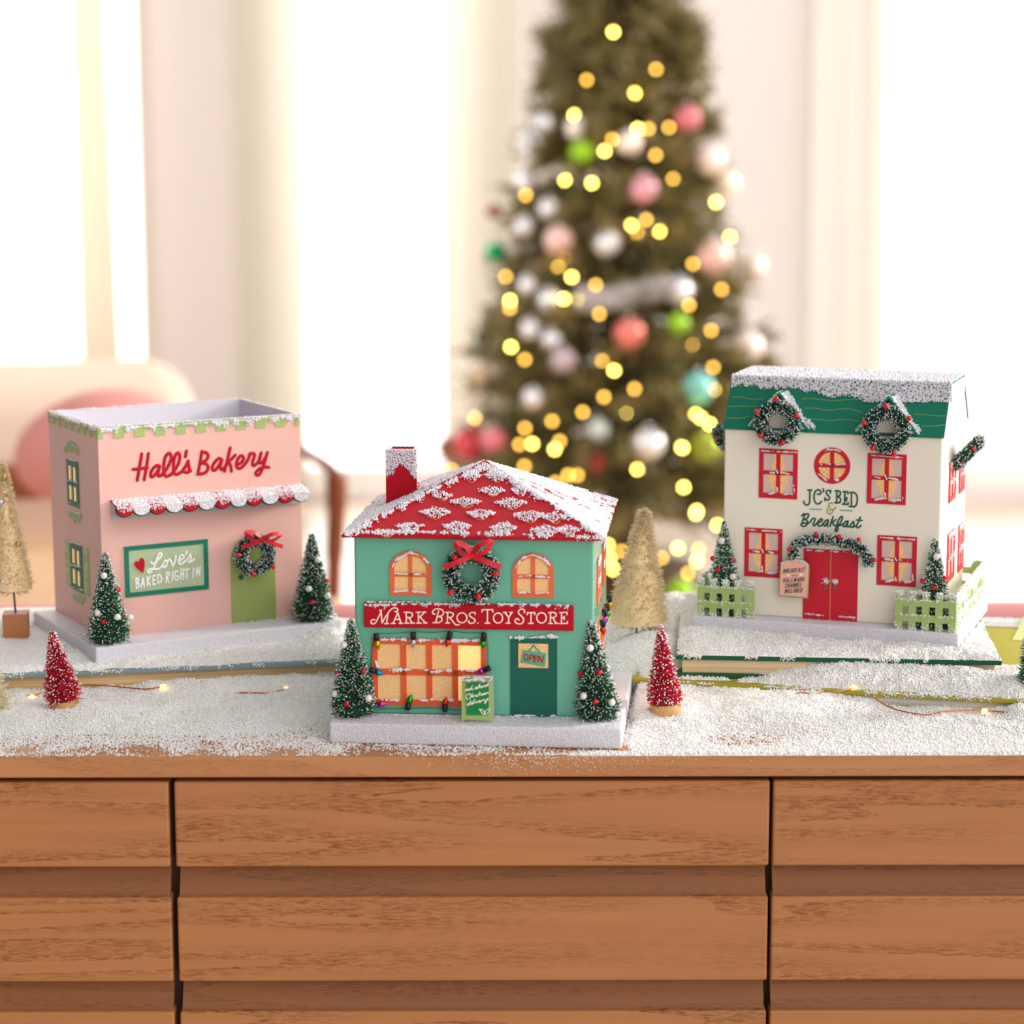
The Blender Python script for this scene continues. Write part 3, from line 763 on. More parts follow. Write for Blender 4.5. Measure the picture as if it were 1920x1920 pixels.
# lettering on the wall
L1 = [[(178, 145), (150, 320), (120, 482)], [(265, 140), (240, 310), (210, 475)], [(68, 342), (130, 338), (250, 322)],
 [(408, 300), (370, 293), (320, 340), (293, 400), (303, 438), (340, 420), (385, 360), (410, 298), (388, 390), (395, 428), (430, 418), (470, 385)],
 [(430, 420), (500, 335), (552, 220), (552, 152), (520, 138), (478, 195), (460, 300), (465, 390), (492, 432), (530, 422), (582, 385)],
 [(560, 410), (640, 290), (667, 200), (660, 142), (635, 134), (600, 190), (586, 290), (590, 370), (617, 408), (650, 398), (700, 370)],
 [(753, 108), (740, 180)], [(690, 378), (745, 300), (776, 235)], [(776, 235), (784, 300), (790, 350), (768, 382), (720, 374)], [(768, 382), (805, 362)],
 [(952, 112), (930, 250), (900, 405)], [(950, 125), (1005, 125), (1033, 165), (1010, 220), (945, 262)], [(945, 262), (1008, 272), (1033, 320), (1008, 372), (960, 398), (900, 402)],
 [(1208, 215), (1170, 203), (1120, 248), (1087, 310), (1096, 353), (1130, 345), (1180, 280), (1210, 215), (1190, 300), (1202, 343), (1235, 328), (1270, 285)],
 [(1316, 68), (1280, 220), (1242, 366)], [(1380, 160), (1330, 212), (1275, 250)], [(1300, 240), (1322, 300), (1332, 365)],
 [(1400, 288), (1465, 250), (1488, 195), (1463, 167), (1425, 192), (1397, 260), (1402, 313), (1440, 330), (1495, 288), (1545, 215), (1572, 140)],
 [(1572, 140), (1618, 140), (1630, 165), (1605, 240), (1607, 290), (1640, 285), (1688, 228), (1714, 132)],
 [(1714, 132), (1690, 220), (1700, 262), (1740, 238), (1780, 170)], [(1794, 128), (1762, 240), (1727, 340), (1692, 408), (1656, 416), (1647, 385), (1692, 335), (1760, 314), (1812, 316)]]
tag(strokes(BK, BK.root, 'lettering', RED, FY, NF, (240, 830), 6.857, 46, L1), 'red brush script lettering')
# shop window
o4 = zc((230, 1005), 11.294, [(20, 228), (1792, 65), (1825, 1118), (62, 1302)]); i4 = zc((230, 1005), 11.294, [(120, 305), (1705, 165), (1732, 1040), (150, 1195)])
a0, a1, q0, q1 = rect_of(FY, o4, 0); c0, c1, s0, s1 = rect_of(FY, i4, 0)
def f2(y): return lambda a, c: (a, y, c)
rc = lambda a0, a1, q0, q1: [(a0, q0), (a1, q0), (a1, q1), (a0, q1)]
b = MB(); b.ring(rc(a0, a1, q0, q1), rc(c0, c1, s0, s1), f2(yf - .0007), f2(yf + .0003)); win = b.build('shop_window', TEAL, BK.root)
b = MB(); b.prism(rc(c0, c1, s0, s1), f2(yf - .0002), f2(yf + .0004)); b.build('pane', SAGEP, win)
yp = yf - .0003; PY = lambda px, py: BK.y(px, py, yp)
heart = zc((230, 1005), 11.294, [(245, 590), (262, 548), (300, 532), (335, 548), (346, 556), (350, 515), (378, 470), (415, 464), (445, 490), (460, 540), (465, 620), (450, 700), (428, 782), (370, 742), (300, 685), (258, 630)])
poly_plate(BK, win, 'heart', RED, PY, NF, heart, 0, .0005)
L2 = [[(592, 562), (650, 588), (720, 520), (798, 450), (815, 390), (790, 362), (750, 400), (710, 500), (670, 620), (620, 720), (570, 775), (530, 765), (532, 728), (590, 700), (650, 700), (740, 708), (800, 668), (852, 600)],
 [(890, 525), (850, 600), (850, 650), (885, 668), (930, 600), (940, 535), (895, 522)], [(940, 535), (988, 500)], [(985, 490), (1030, 560), (1058, 640), (1105, 540), (1122, 425)],
 [(1185, 530), (1270, 480), (1290, 420), (1252, 400), (1200, 450), (1182, 540), (1202, 598), (1250, 590), (1330, 530), (1390, 460), (1422, 390)],
 [(1342, 330), (1335, 385)], [(1422, 390), (1442, 460), (1430, 530), (1390, 558)], [(1390, 558), (1460, 540), (1515, 490)]]
L3 = [[(275, 910), (285, 1110)], [(275, 910), (315, 900), (328, 940), (320, 985), (285, 1000)], [(285, 1000), (330, 1012), (342, 1055), (320, 1095), (285, 1108)],
 [(385, 1090), (425, 890)], [(425, 890), (455, 1085)], [(400, 1022), (448, 1016)], [(520, 870), (520, 1060)], [(575, 860), (525, 965)], [(530, 960), (575, 1055)],
 [(640, 850), (640, 1030)], [(640, 850), (690, 841)], [(640, 940), (680, 934)], [(640, 1030), (690, 1020)], [(740, 825), (740, 1000)], [(740, 825), (790, 832), (820, 900), (808, 970), (740, 1000)],
 [(925, 780), (915, 990)], [(925, 780), (970, 780), (976, 830), (925, 880)], [(935, 880), (978, 990)], [(1055, 760), (1040, 962)],
 [(1170, 752), (1122, 755), (1095, 830), (1100, 910), (1140, 940), (1170, 910), (1172, 850)], [(1172, 850), (1135, 855)], [(1235, 700), (1225, 920)], [(1285, 690), (1280, 910)], [(1230, 812), (1285, 804)],
 [(1312, 716), (1400, 700)], [(1358, 706), (1350, 900)], [(1500, 680), (1480, 875)], [(1570, 672), (1555, 850)], [(1570, 672), (1612, 838)], [(1612, 838), (1637, 652)]]
tag(strokes(BK, win, 'lettering', WHITEP, PY, NF, (230, 1005), 11.294, 44, L2), 'white script lettering'); tag(strokes(BK, win, 'lettering', WHITEP, PY, NF, (230, 1005), 11.294, 36, L3), 'white capital lettering')
# door and wreath
pl = FY(434.5, 1165)[0]; pr = FY(517.5, 1158)[0]; ztop = FY(475, 1004)[2]; rr = (pr - pl) / 2
arch = [(pl, bh), (pr, bh)] + circ((pl + pr) / 2, ztop - rr, rr, n=18, a0=0, a1=math.pi, end=True)
b = MB(); b.prism(arch, f2(yf - .0004), f2(yf + .0002)); dr = b.build('door', DOORG, BK.root)
p = FY(451, 1082); b = MB(); b.prism(circ(p[0], p[2], .0017, n=16), f2(yf - .0009), f2(yf - .0003)); tag(b.build('door_knob', DTEAL, dr), 'dark teal round door knob')
EX = np.array([1., 0, 0]); EZ = np.array([0, 0, 1.])
c = BK.y(478, 1040, yf - .006); rt = 13.2 * BK.m(c)
w1 = wreath(BK.root, c, EX, EZ, 28.0 * BK.m(c), rt)
WY = lambda px, py: BK.y(px, py, yf - .0115)
for q in ((447, 1041), (512, 1063), (475, 1077)): berry(w1, WY(*q), .0016, (q[0] - 478, -3, 1040 - q[1]))
def bow(fr, parent, put, nrm, knot, loops, tails, w):
    b = MB(); K = put(*knot); nrm = np.asarray(nrm, float)
    for (tipx, tipy, side) in loops:
        T = put(tipx, tipy); d = T - K; pr_ = np.cross(nrm, d); pr_ /= np.linalg.norm(pr_); h = np.linalg.norm(d) * .20
        ribbon(b, [K, K + d * .5 + pr_ * h + nrm * .0035, T + nrm * .003 + pr_ * h * .35, T + nrm * .0015 - pr_ * h * .35, K + d * .5 - pr_ * h + nrm * .001, K + nrm * .0004], w, nrm, .55)
    for t in tails:
        T = put(*t); ribbon(b, [K, K + (T - K) * .5 + nrm * .0018, T + nrm * .0004], w, nrm, .12)
    b.ball(K + nrm * .0006, w * .5, 10, 0, (1.2, .6, .9))
    return b.build('bow', RIB, parent)
Z = lambda pts: zc((360, 970), 6.4, pts)
bow(BK, w1, WY, NF, Z([(838, 268)])[0], [(*Z([(645, 185)])[0], 1), (*Z([(1040, 205)])[0], -1)], Z([(590, 358), (1085, 352)]), .0026)
# awning
tl = FY(206, 935); tr = FY(565, 911); n = 12; xw = (tr[0] - tl[0]) / n; zA = (tl[2] + tr[2]) / 2
pj = .0125; zE = zA - .0055; rad = xw * .50
bo = BK.y(240, 952, yf - pj); zE = bo[2] + .0005
b = MB()
for xx in (tl[0] + .0002, tr[0] - .0014):
    b.prism([(yf, zA - .0006), (yf - pj + .001, zE - .0006), (yf - pj + .001, zE - .0035), (yf, zE - .0060)], lambda a, c, xx=xx: (xx, a, c), lambda a, c, xx=xx: (xx + .0012, a, c))
b.box(tl[0] + .0004, tr[0] - .0004, yf - .0012, yf, zA - .012, zA - .0006)
aw = b.build('awning', mat('grey_card', (196, 190, 192), .7), BK.root)
for i in range(n):
    b = MB(); xa = tl[0] + i * xw; xb = xa + xw; cx = (xa + xb) / 2
    b.add([(xa, yf, zA), (xb, yf, zA), (xb, yf - pj, zE), (xa, yf - pj, zE), (xa, yf, zA - .0008), (xb, yf, zA - .0008), (xb, yf - pj, zE - .0008), (xa, yf - pj, zE - .0008)],
          [(0, 3, 2, 1), (4, 5, 6, 7), (0, 1, 5, 4), (2, 3, 7, 6), (1, 2, 6, 5), (3, 0, 4, 7)])
    half = [(xb, zE)] + [(cx + rad * math.cos(q), zE - .0012 - rad * .86 * math.sin(q)) for q in np.linspace(0, math.pi, 13)] + [(xa, zE)]
    b.prism(half, f2(yf - pj - .0002), f2(yf - pj + .0009))
    o = b.build('awning_stripe', RED if i % 2 == 0 else WHITEP, aw); o['label'] = 'red awning scallop' if i % 2 == 0 else 'white awning scallop'
b = MB()
for i in range(n):
    cx = tl[0] + (i + .5) * xw
    half = [(cx + xw / 2, zE)] + [(cx + (rad + .0007) * math.cos(q), zE - .0014 - (rad + .0007) * .86 * math.sin(q)) for q in np.linspace(0, math.pi, 13)] + [(cx - xw / 2, zE)]
    b.prism(half, f2(yf - pj + .0009), f2(yf - pj + .0016))
b.build('scallop_edge', BLACK, aw)
# snow on the awning
n_ = 3800; u = RNG.uniform(0, 1, n_); v = RNG.uniform(0, 1, n_)
Pt = np.stack([tl[0] + (tr[0] - tl[0]) * u, yf - pj * v, zA + (zE - zA) * v + .0003], 1)
keep = RNG.uniform(0, 1, n_) < np.clip(1.25 - .55 * v - .3 * vnoise(u * 26, v * 3, 3), .1, 1)
n3 = 2600; u3 = RNG.uniform(0, 1, n3); v3 = RNG.uniform(0, 1, n3) ** 1.5
ph = (u3 * n) % 1.0; lim = .0012 + rad * .86 * np.sqrt(np.clip(1 - (2 * ph - 1) ** 2, 0, 1)); dz = v3 * lim
P3 = np.stack([tl[0] + (tr[0] - tl[0]) * u3, np.full(n3, yf - pj - .0004), zE - dz], 1)
odd = (np.floor(u3 * n).astype(int) % 2) == 1
k3 = RNG.uniform(0, 1, n3) < np.where(odd, .9, np.clip(.95 - v3 * 1.3, 0, 1))
snow_part('snow_dusting', aw, [octas(Pt[keep], RNG.uniform(.3, .62, keep.sum()) * .001), octas(P3[k3], RNG.uniform(.28, .5, k3.sum()) * .001)])
# left wall: two printed windows
def side_window(parent, put, ax, nrm, cor, pane_mt, dark, name='window'):
    a0, a1, q0, q1 = rect_of(put, cor, ax)
    lo, hi = min(a0, a1), max(a0, a1); t = (hi - lo) * .16; nv = np.asarray(nrm)
    mk = (lambda d: (lambda a, c: np.array([xl, a, c]) + nv * d)) if ax == 1 else None
    b = MB(); b.ring(rc(lo, hi, q0, q1), rc(lo + t, hi - t, q0 + t, q1 - t), mk(.0006), mk(-.0002))
    cx = (lo + hi) / 2; cz = (q0 + q1) / 2
    b.prism(rc(cx - t * .5, cx + t * .5, q0 + t, q1 - t), mk(.0005), mk(-.0002)); b.prism(rc(lo + t, hi - t, cz - t * .5, cz + t * .5), mk(.0005), mk(-.0002))
    w = b.build(name, DTEAL, parent)
    b = MB(); b.prism(rc(lo + t, hi - t, q0 + t, q1 - t), mk(.0001), mk(-.0003)); b.build('pane', dark, w)
    b = MB()
    for (xa, xb) in ((lo + t, cx - t * .5), (cx + t * .5, hi - t)):
        for (za, zb) in ((q0 + t, cz - t * .5), (cz + t * .5, q1 - t)):
            b.prism(rc(xa + (xb - xa) * .52, xb, za, zb), mk(.0003), mk(-.0003)); b.prism(rc(xa, xa + (xb - xa) * .2, za, zb), mk(.0003), mk(-.0003))
    tag(b.build('curtain', GOLDL, w), 'amber curtain strips')
    return w
DARKP = mat('dark_pane', (84, 44, 24), .5)
Zs = lambda pts: zc((60, 730), 6.4, pts)
w = side_window(BK.root, FX, 1, NL, Zs([(418, 842), (545, 872), (580, 1428), (440, 1382)]), GOLDP, DARKP)
poly_plate(BK, w, 'arch_swag', SAGE, FX, NL, Zs([(390, 705), (410, 655), (462, 622), (515, 650), (548, 700), (562, 800), (530, 770), (495, 735), (465, 755), (430, 728), (402, 765)]), 0, .0006)
poly_plate(BK, w, 'planter', SAGE, FX, NL, Zs([(442, 1455), (600, 1500), (592, 1560), (575, 1595), (545, 1570), (520, 1600), (490, 1550), (455, 1540)]), 0, .0006)
G = lambda o, s, ln, wd_, n_: grain_px(BK, FX, NL, strip_pts(zc(o, s, ln), wd_, n_), (.25, .5))
snow_part('snow_trim', w, [G((60, 730), 6.4, [(420, 830), (545, 862)], 1.6, 140), G((60, 730), 6.4, [(430, 1090), (560, 1120)], 1.3, 90), G((60, 730), 6.4, [(440, 1350), (575, 1400)], 1.6, 130), G((60, 730), 6.4, [(395, 690), (462, 620), (550, 700)], 1.2, 120), G((60, 730), 6.4, [(445, 1450), (595, 1500)], 1.3, 110)])
Zs = lambda pts: zc((50, 980), 6.0, pts)
w = side_window(BK.root, FX, 1, NL, Zs([(490, 222), (618, 258), (642, 792), (515, 738)]), GOLDP, DARKP)
poly_plate(BK, w, 'shutter', SAGE, FX, NL, Zs([(437, 190), (490, 212), (515, 732), (462, 690)]), 0, .0006)
poly_plate(BK, w, 'shutter', SAGE, FX, NL, Zs([(638, 275), (698, 298), (712, 840), (652, 808)]), 0, .0006)
poly_plate(BK, w, 'planter', SAGE, FX, NL, Zs([(518, 780), (660, 840), (650, 890), (630, 920), (600, 895), (575, 900), (540, 860), (525, 820)]), 0, .0006)
snow_part('snow_trim', w, [G((50, 980), 6.0, [(490, 215), (618, 250)], 1.6, 130), G((50, 980), 6.0, [(505, 470), (628, 500)], 1.3, 90), G((50, 980), 6.0, [(515, 715), (640, 760)], 1.7, 130), G((50, 980), 6.0, [(455, 200), (490, 700)], 3.0, 240), G((50, 980), 6.0, [(665, 290), (682, 820)], 3.2, 300), G((50, 980), 6.0, [(515, 775), (655, 835)], 1.6, 130)])
# trees
mini_tree(BK, (209, 1206), (196.5, 1036), 86, bh, [(194.5, 1079.5, 'p'), (222, 1106, 'r'), (183, 1149.5, 'p'), (220, 1157, 'p'), (244, 1158, 'p'), (194, 1166, 'r')])
mini_tree(BK, (591, 1164), (585, 1001), 86, bh, [(595.5, 1049.5, 'p'), (612, 1089, 'r'), (579, 1104, 'p'), (614, 1117, 'p'), (585, 1129, 'r')])
# loose glitter along the foot of the wall and base
ms = [grain_px(BK, lambda a, c: BK.z(a, c, bh), NU, strip_pts([(250, 1189), (435, 1172), (520, 1161), (575, 1158)], 2.5, 900), (.25, .5)),
      grain_px(BK, lambda a, c: BK.z(a, c, bh), NU, np.stack([RNG.uniform(215, 600, 700), RNG.uniform(1172, 1210, 700)], 1), (.2, .36))]
snow_part('snow_dusting', BK.root, ms)

# ------------------------------------------------------------------ mint toy store
TS = Frame('toy_store_house', (-.01523, 1.35541, Z0 + .0004), (0, 0, -.0945))
tag(TS.root, 'mint green cardboard toy store with red snowy hip roof and chimney', 'village house')
bw, bd, bh = .165, .12757, .01185; ww, wd, wh = .1371, .12639 - .012, .10288; wx, wy = -.0027, .02292 - .006
ww -= .0008
base_plate(TS, bw, bd + .012, bh).location = (0, .006, 0)
yf = wy - wd / 2; xr = wx + ww / 2; xl = wx - ww / 2; zt = bh + wh
yf = .02292 - .12639 / 2; wd = .12639; wy = .02292
b = MB(); b.box(xl, xr, yf, yf + wd, bh, zt); o = b.build('walls', MINT, TS.root); bevel(o, .0014, 3)
FY = lambda px, py: TS.y(px, py, yf); FXR = lambda px, py: TS.x(px, py, xr)
ov, rh = .0062, .0350
# roof
cor = [(xl - ov, yf - ov), (xr + ov, yf - ov), (xr + ov, yf + wd + ov), (xl - ov, yf + wd + ov)]; ap = np.array([wx, wy, zt + rh])
te = .0016
b = MB(); b.add([(x, y, zt) for x, y in cor] + [(x, y, zt + te) for x, y in cor] + [tuple(ap)],
                [(3, 2, 1, 0), (0, 1, 5, 4), (1, 2, 6, 5), (2, 3, 7, 6), (3, 0, 4, 7), (4, 5, 8), (5, 6, 8), (6, 7, 8), (7, 4, 8)])
roof = b.build('roof', RED, TS.root); bevel(roof, .0006, 2)
def face(i, j):
    A = np.array([*cor[i], zt + te]); B = np.array([*cor[j], zt + te]); n = np.cross(B - A, ap - A); n /= np.linalg.norm(n); return A, B, n
A0, B0, n0 = face(0, 1); A1, B1, n1 = face(1, 2); A3, B3, n3 = face(3, 0)
RF = lambda px, py: TS.plane(px, py, A0, n0)
Z2 = lambda pts: zc((600, 800), 3.048, pts)
pat = [(985, 366, 80, 34), (830, 430, 88, 38), (1092, 436, 92, 40), (655, 490, 92, 40), (915, 497, 88, 38), (1195, 508, 95, 44), (515, 570, 80, 36), (785, 572, 82, 46), (1050, 580, 80, 48), (1290, 592, 90, 44), (1340, 515, 70, 42), (865, 285, 60, 34), (1010, 280, 70, 40), (380, 605, 80, 26), (1145, 365, 60, 36), (700, 395, 60, 30), (1420, 590, 70, 40)]
ms = []; arcs = []
for (cx, cy, rx, ry) in pat:
    (px, py), = Z2([(cx, cy)]); n_ = int(rx * ry * .062)
    ms.append(grain_px(TS, RF, n0, ell_pts(px, py, rx / 3.048, ry / 3.048, n_, True), (.34, .66)))
    arcs.append([(cx - rx * .35 + rx * .85 * u, cy + ry * .95 - ry * 1.2 * (u - .45) ** 2 * 1.6) for u in np.linspace(0, 1, 6)])
for a_ in arcs: strokes(TS, roof, 'shingle_line', ORLINE, RF, n0, (600, 800), 3.048, 5, [a_], .0002)
hl, hr, tp = (642, 1003), (1137, 1014), (911, 866)
ms += [grain_px(TS, RF, n0, strip_pts([(647, 1003), (720, 966), (800, 925), (908, 872)], 8.5, 2900, 4), (.34, .62)),
       grain_px(TS, RF, n0, strip_pts([(912, 872), (985, 916), (1060, 963), (1128, 1008)], 8.5, 2700, 2), (.34, .62)),
       grain_px(TS, RF, n0, strip_pts([(660, 1000), (760, 998), (860, 1001), (960, 1003), (1050, 1006), (1120, 1010)], 5.0, 1500, 0), (.34, .6)),
       grain_px(TS, RF, n0, strip_pts([(880, 890), (915, 876), (950, 895)], 9, 900, 4), (.34, .6))]
def tri_pts(A, B, C, n, n_):
    u = RNG.uniform(0, 1, n_); v = RNG.uniform(0, 1, n_); f = u + v > 1; u[f] = 1 - u[f]; v[f] = 1 - v[f]
    return A + (B - A) * u[:, None] + (C - A) * v[:, None] + n * .0003
for (A, B, nn, cnt) in ((A1, B1, n1, 11500), (A3, B3, n3, 7000)):  # snow on both side faces; right one made denser to imitate strong light
    P = tri_pts(A, B, ap, nn, cnt); q = fbm(P[:, 1] * 160, P[:, 2] * 300, 4, 2); P = P[q > .20]
    ms.append(octas(P, RNG.uniform(.38, .75, len(P)) * .001))
snow_part('snow_dusting', roof, ms)
# chimney standing on the left roof slope
Pb = TS.plane(722.5, 947, A3, n3); yc0 = Pb[1]
CY_ = lambda px, py: TS.y(px, py, yc0)
x0 = CY_(723.5, 900)[0]; x1 = CY_(781, 900)[0]; zc1 = CY_(752, 844)[2]; zb_ = Pb[2] - .004; dp = .0155; t = .0022
b = MB()
for (a, c, e, f) in ((x0, x1, yc0, yc0 + t), (x0, x1, yc0 + dp - t, yc0 + dp), (x0, x0 + t, yc0 + t, yc0 + dp - t), (x1 - t, x1, yc0 + t, yc0 + dp - t)): b.box(a, c, e, f, zb_, zc1)
chm = b.build('chimney', RED, TS.root)
def patch(u, top, dens): return u
cm = []
n_ = 2400; px = RNG.uniform(724, 781, n_); py = RNG.uniform(842, 915, n_); lim = 872 + 24 * np.abs((px - 752) / 28) ** 1.2 + 10 * vnoise(px / 7, px * 0, 3)
k = py < lim - np.abs(RNG.normal(0, 5, n_)); cm.append(grain_px(TS, CY_, NF, np.stack([px[k], py[k]], 1), (.3, .55)))
P = np.stack([RNG.uniform(x0, x1, 800), RNG.uniform(yc0, yc0 + dp, 800), np.full(800, zc1 + .0002)], 1)
k = ((P[:, 0] < x0 + t) | (P[:, 0] > x1 - t) | (P[:, 1] < yc0 + t) | (P[:, 1] > yc0 + dp - t)); cm.append(octas(P[k], .00045))
P = np.stack([np.full(900, x1 + .0002), RNG.uniform(yc0, yc0 + dp, 900), zc1 - np.abs(RNG.normal(0, .012, 900))], 1); cm.append(octas(P, RNG.uniform(.3, .5, 900) * .001))
snow_part('snow_dusting', chm, cm)
# arched windows
def arch_window(fr, put, yv, L_, R_, B_, T_, bar=.115, gold=GOLDP):
    a0 = put(L_, (B_ + T_) / 2)[0]; a1 = put(R_, (B_ + T_) / 2)[0]; q0 = put((L_ + R_) / 2, B_)[2]; q1 = put((L_ + R_) / 2, T_)[2]
    w = a1 - a0; r = w / 2; cx = (a0 + a1) / 2; sp = q1 - r * .86
    out = [(a0, q0), (a1, q0)] + circ(cx, sp, r, q1 - sp, 18, 0, math.pi, True)
    f = bar * w; inn = [(a0 + f, q0 + f), (a1 - f, q0 + f)] + circ(cx, sp, r - f, q1 - sp - f, 18, 0, math.pi, True)
    b = MB(); b.ring(out, inn, f2(yv - .0010), f2(yv + .0003)); h = f * .42
    b.prism(rc(cx - h, cx + h, q0 + f, q1 - f), f2(yv - .0009), f2(yv + .0003)); zm = q0 + (q1 - q0) * .47
    b.prism(rc(a0 + f, a1 - f, zm - h, zm + h), f2(yv - .0009), f2(yv + .0003))
    wdw = b.build('window', ORANGE, fr.root)
    b = MB(); b.prism(inn, f2(yv - .0003), f2(yv + .0003)); b.build('pane', gold, wdw)
    return wdw
YS = lambda px, py: TS.y(px, py, yf - .0011)
w = arch_window(TS, FY, yf, 731, 808.5, 1116.5, 1033)
Zg = lambda ln, wd_, n_, o=(630, 820), s=6.4: grain_px(TS, YS, NF, strip_pts(zc(o, s, ln), wd_, n_), (.28, .55))
snow_part('snow_trim', w, [Zg([(660, 1590), (720, 1470), (890, 1380), (1040, 1430), (1110, 1510)], 2.6, 520), Zg([(700, 1630), (860, 1640)], 2.0, 170), Zg([(920, 1640), (1080, 1640)], 2.0, 170), Zg([(690, 1850), (870, 1840)], 2.8, 240), Zg([(920, 1840), (1080, 1860)], 2.8, 240)])
w = arch_window(TS, FY, yf, 961, 1038.5, 1120, 1037)
Zg = lambda ln, wd_, n_, o=(900, 850), s=6.857: grain_px(TS, YS, NF, strip_pts(zc(o, s, ln), wd_, n_), (.28, .55))
snow_part('snow_trim', w, [Zg([(450, 1470), (540, 1350), (680, 1300), (820, 1360), (905, 1440)], 2.6, 520), Zg([(490, 1580), (660, 1570)], 2.0, 170), Zg([(710, 1580), (880, 1590)], 2.0, 170), Zg([(500, 1790), (650, 1780)], 2.2, 170), Zg([(710, 1800), (880, 1790)], 2.6, 200)])
# sign board
a0, a1, q0, q1 = rect_of(FY, [(683.4, 1131), (1076, 1132), (1076.5, 1180), (683.6, 1177)], 0)
b = MB(); b.box(a0, a1, yf - .0024, yf, q0, q1); sg = b.build('sign_board', RED, TS.root); bevel(sg, .0008, 3)
YG = lambda px, py: TS.y(px, py, yf - .0024)
M1 = [[(205, 385), (160, 387), (138, 425), (165, 455), (215, 438), (260, 360), (308, 260), (312, 222)], [(290, 225), (320, 220)], [(312, 225), (330, 438)], [(330, 438), (400, 320), (470, 222), (530, 182), (585, 190), (600, 220), (580, 250), (552, 242)], [(435, 270), (405, 450)], [(375, 452), (440, 450)],
 [(600, 265), (520, 445)], [(600, 265), (655, 445)], [(545, 380), (640, 378)], [(490, 448), (550, 447)], [(625, 447), (680, 446)],
 [(745, 260), (745, 440)], [(710, 258), (780, 256), (840, 270), (850, 308), (825, 343), (750, 348)], [(790, 350), (850, 440)], [(720, 443), (790, 442)], [(820, 441), (885, 440)],
 [(955, 255), (955, 440)], [(920, 257), (990, 255)], [(1060, 255), (960, 357)], [(985, 340), (1075, 440)], [(1020, 255), (1080, 253)], [(925, 442), (1000, 440)], [(1045, 440), (1100, 438)],
 [(1240, 285), (1205, 285), (1195, 250), (1230, 210), (1300, 194), (1365, 220), (1385, 270), (1350, 315), (1290, 330)], [(1300, 230), (1250, 430)], [(1300, 330), (1350, 347), (1355, 395), (1310, 430), (1205, 434)],
 [(1455, 260), (1450, 438)], [(1420, 258), (1490, 255), (1545, 275), (1550, 310), (1520, 340), (1455, 346)], [(1490, 345), (1545, 415), (1595, 468), (1650, 470)], [(1420, 440), (1485, 440)],
 circ(1700, 350, 84, 86, 16, 0, 2 * math.pi, True)]
M2 = [[(190, 292), (182, 262), (140, 256), (100, 275), (92, 310), (130, 345), (178, 375), (185, 415), (140, 445), (85, 435), (76, 402)], [(238, 441)],
 [(305, 250), (310, 212)], [(310, 212), (490, 212)], [(490, 212), (492, 250)], [(400, 212), (398, 440)], [(360, 442), (440, 442)], circ(582, 355, 77, 86, 16, 0, 2 * math.pi, True),
 [(700, 262), (765, 345)], [(815, 262), (765, 345)], [(765, 345), (760, 440)], [(675, 260), (725, 258)], [(785, 258), (830, 258)], [(720, 443), (785, 442)],
 [(1030, 265), (1035, 225), (990, 200), (940, 225), (935, 275), (985, 325), (1020, 375), (1000, 440), (940, 456), (880, 430), (875, 385), (910, 365), (940, 390)],
 [(1082, 295), (1085, 262)], [(1085, 262), (1210, 262)], [(1210, 262), (1212, 295)], [(1148, 262), (1145, 445)], [(1105, 448), (1185, 446)], circ(1327, 352, 82, 88, 16, 0, 2 * math.pi, True),
 [(1480, 262), (1478, 445)], [(1450, 262), (1530, 258), (1575, 282), (1570, 325), (1530, 345), (1480, 348)], [(1520, 348), (1575, 445)], [(1450, 448), (1510, 447)], [(1555, 447), (1608, 446)],
 [(1670, 262), (1668, 448)], [(1640, 262), (1765, 258)], [(1765, 258), (1765, 295)], [(1670, 350), (1715, 350)], [(1715, 325), (1715, 380)], [(1640, 450), (1770, 446)], [(1770, 446), (1772, 415)]]
tag(strokes(TS, sg, 'lettering', CREAMP, YG, NF, (680, 1120), 9.143, 25, M1), 'cream serif lettering'); tag(strokes(TS, sg, 'lettering', CREAMP, YG, NF, (870, 1120), 9.143, 25, M2), 'cream serif lettering')
ms = [grain_px(TS, YG, NF, strip_pts([(684, 1134), (780, 1132), (880, 1132), (1000, 1133), (1064, 1135)], 3.2, 1500, 4), (.3, .58)),
      grain_px(TS, lambda a, c: TS.z(a, c, q1 + .0001), NU, strip_pts([(684, 1130), (880, 1130.5), (1070, 1131)], .8, 700), (.3, .55))]
snow_part('snow_trim', sg, ms)
# display window
a0, a1, q0, q1 = rect_of(FY, [(697.8, 1196.5), (912, 1199), (912, 1325), (700, 1321.5)], 0); cw = a1 - a0; hh_ = q1 - q0
b = MB(); fx = cw * .046; b.ring(rc(a0, a1, q0, q1), rc(a0 + fx, a1 - fx, q0 + hh_ * .09, q1 - hh_ * .085), f2(yf - .0010), f2(yf + .0003))
for k in (1, 2, 3):
    c = a0 + fx + (cw - 2 * fx) * k / 4; b.prism(rc(c - cw * .026, c + cw * .026, q0 + .002, q1 - .002), f2(yf - .0009), f2(yf + .0003))
zm = q0 + hh_ * .50; b.prism(rc(a0 + fx, a1 - fx, zm - hh_ * .045, zm + hh_ * .045), f2(yf - .0009), f2(yf + .0003))
dw = b.build('display_window', mat('bright_orange_paint', (224, 88, 44), .55, var=.03), TS.root)
for k in range(4):
    for (za, zb2) in ((q0 + hh_ * .09, zm - hh_ * .045), (zm + hh_ * .045, q1 - hh_ * .085)):
        xa = a0 + fx + (cw - 2 * fx) * k / 4; xb = a0 + fx + (cw - 2 * fx) * (k + 1) / 4
        b = MB(); b.prism(rc(xa, xb, za, zb2), f2(yf - .0002), f2(yf + .0003)); b.build('pane', GOLDL if (k == 3) else GOLDP, dw)
Zg = lambda ln, wd_, n_, o=(600, 1110), s=6.193: grain_px(TS, YS, NF, strip_pts(zc(o, s, ln), wd_, n_), (.3, .58))
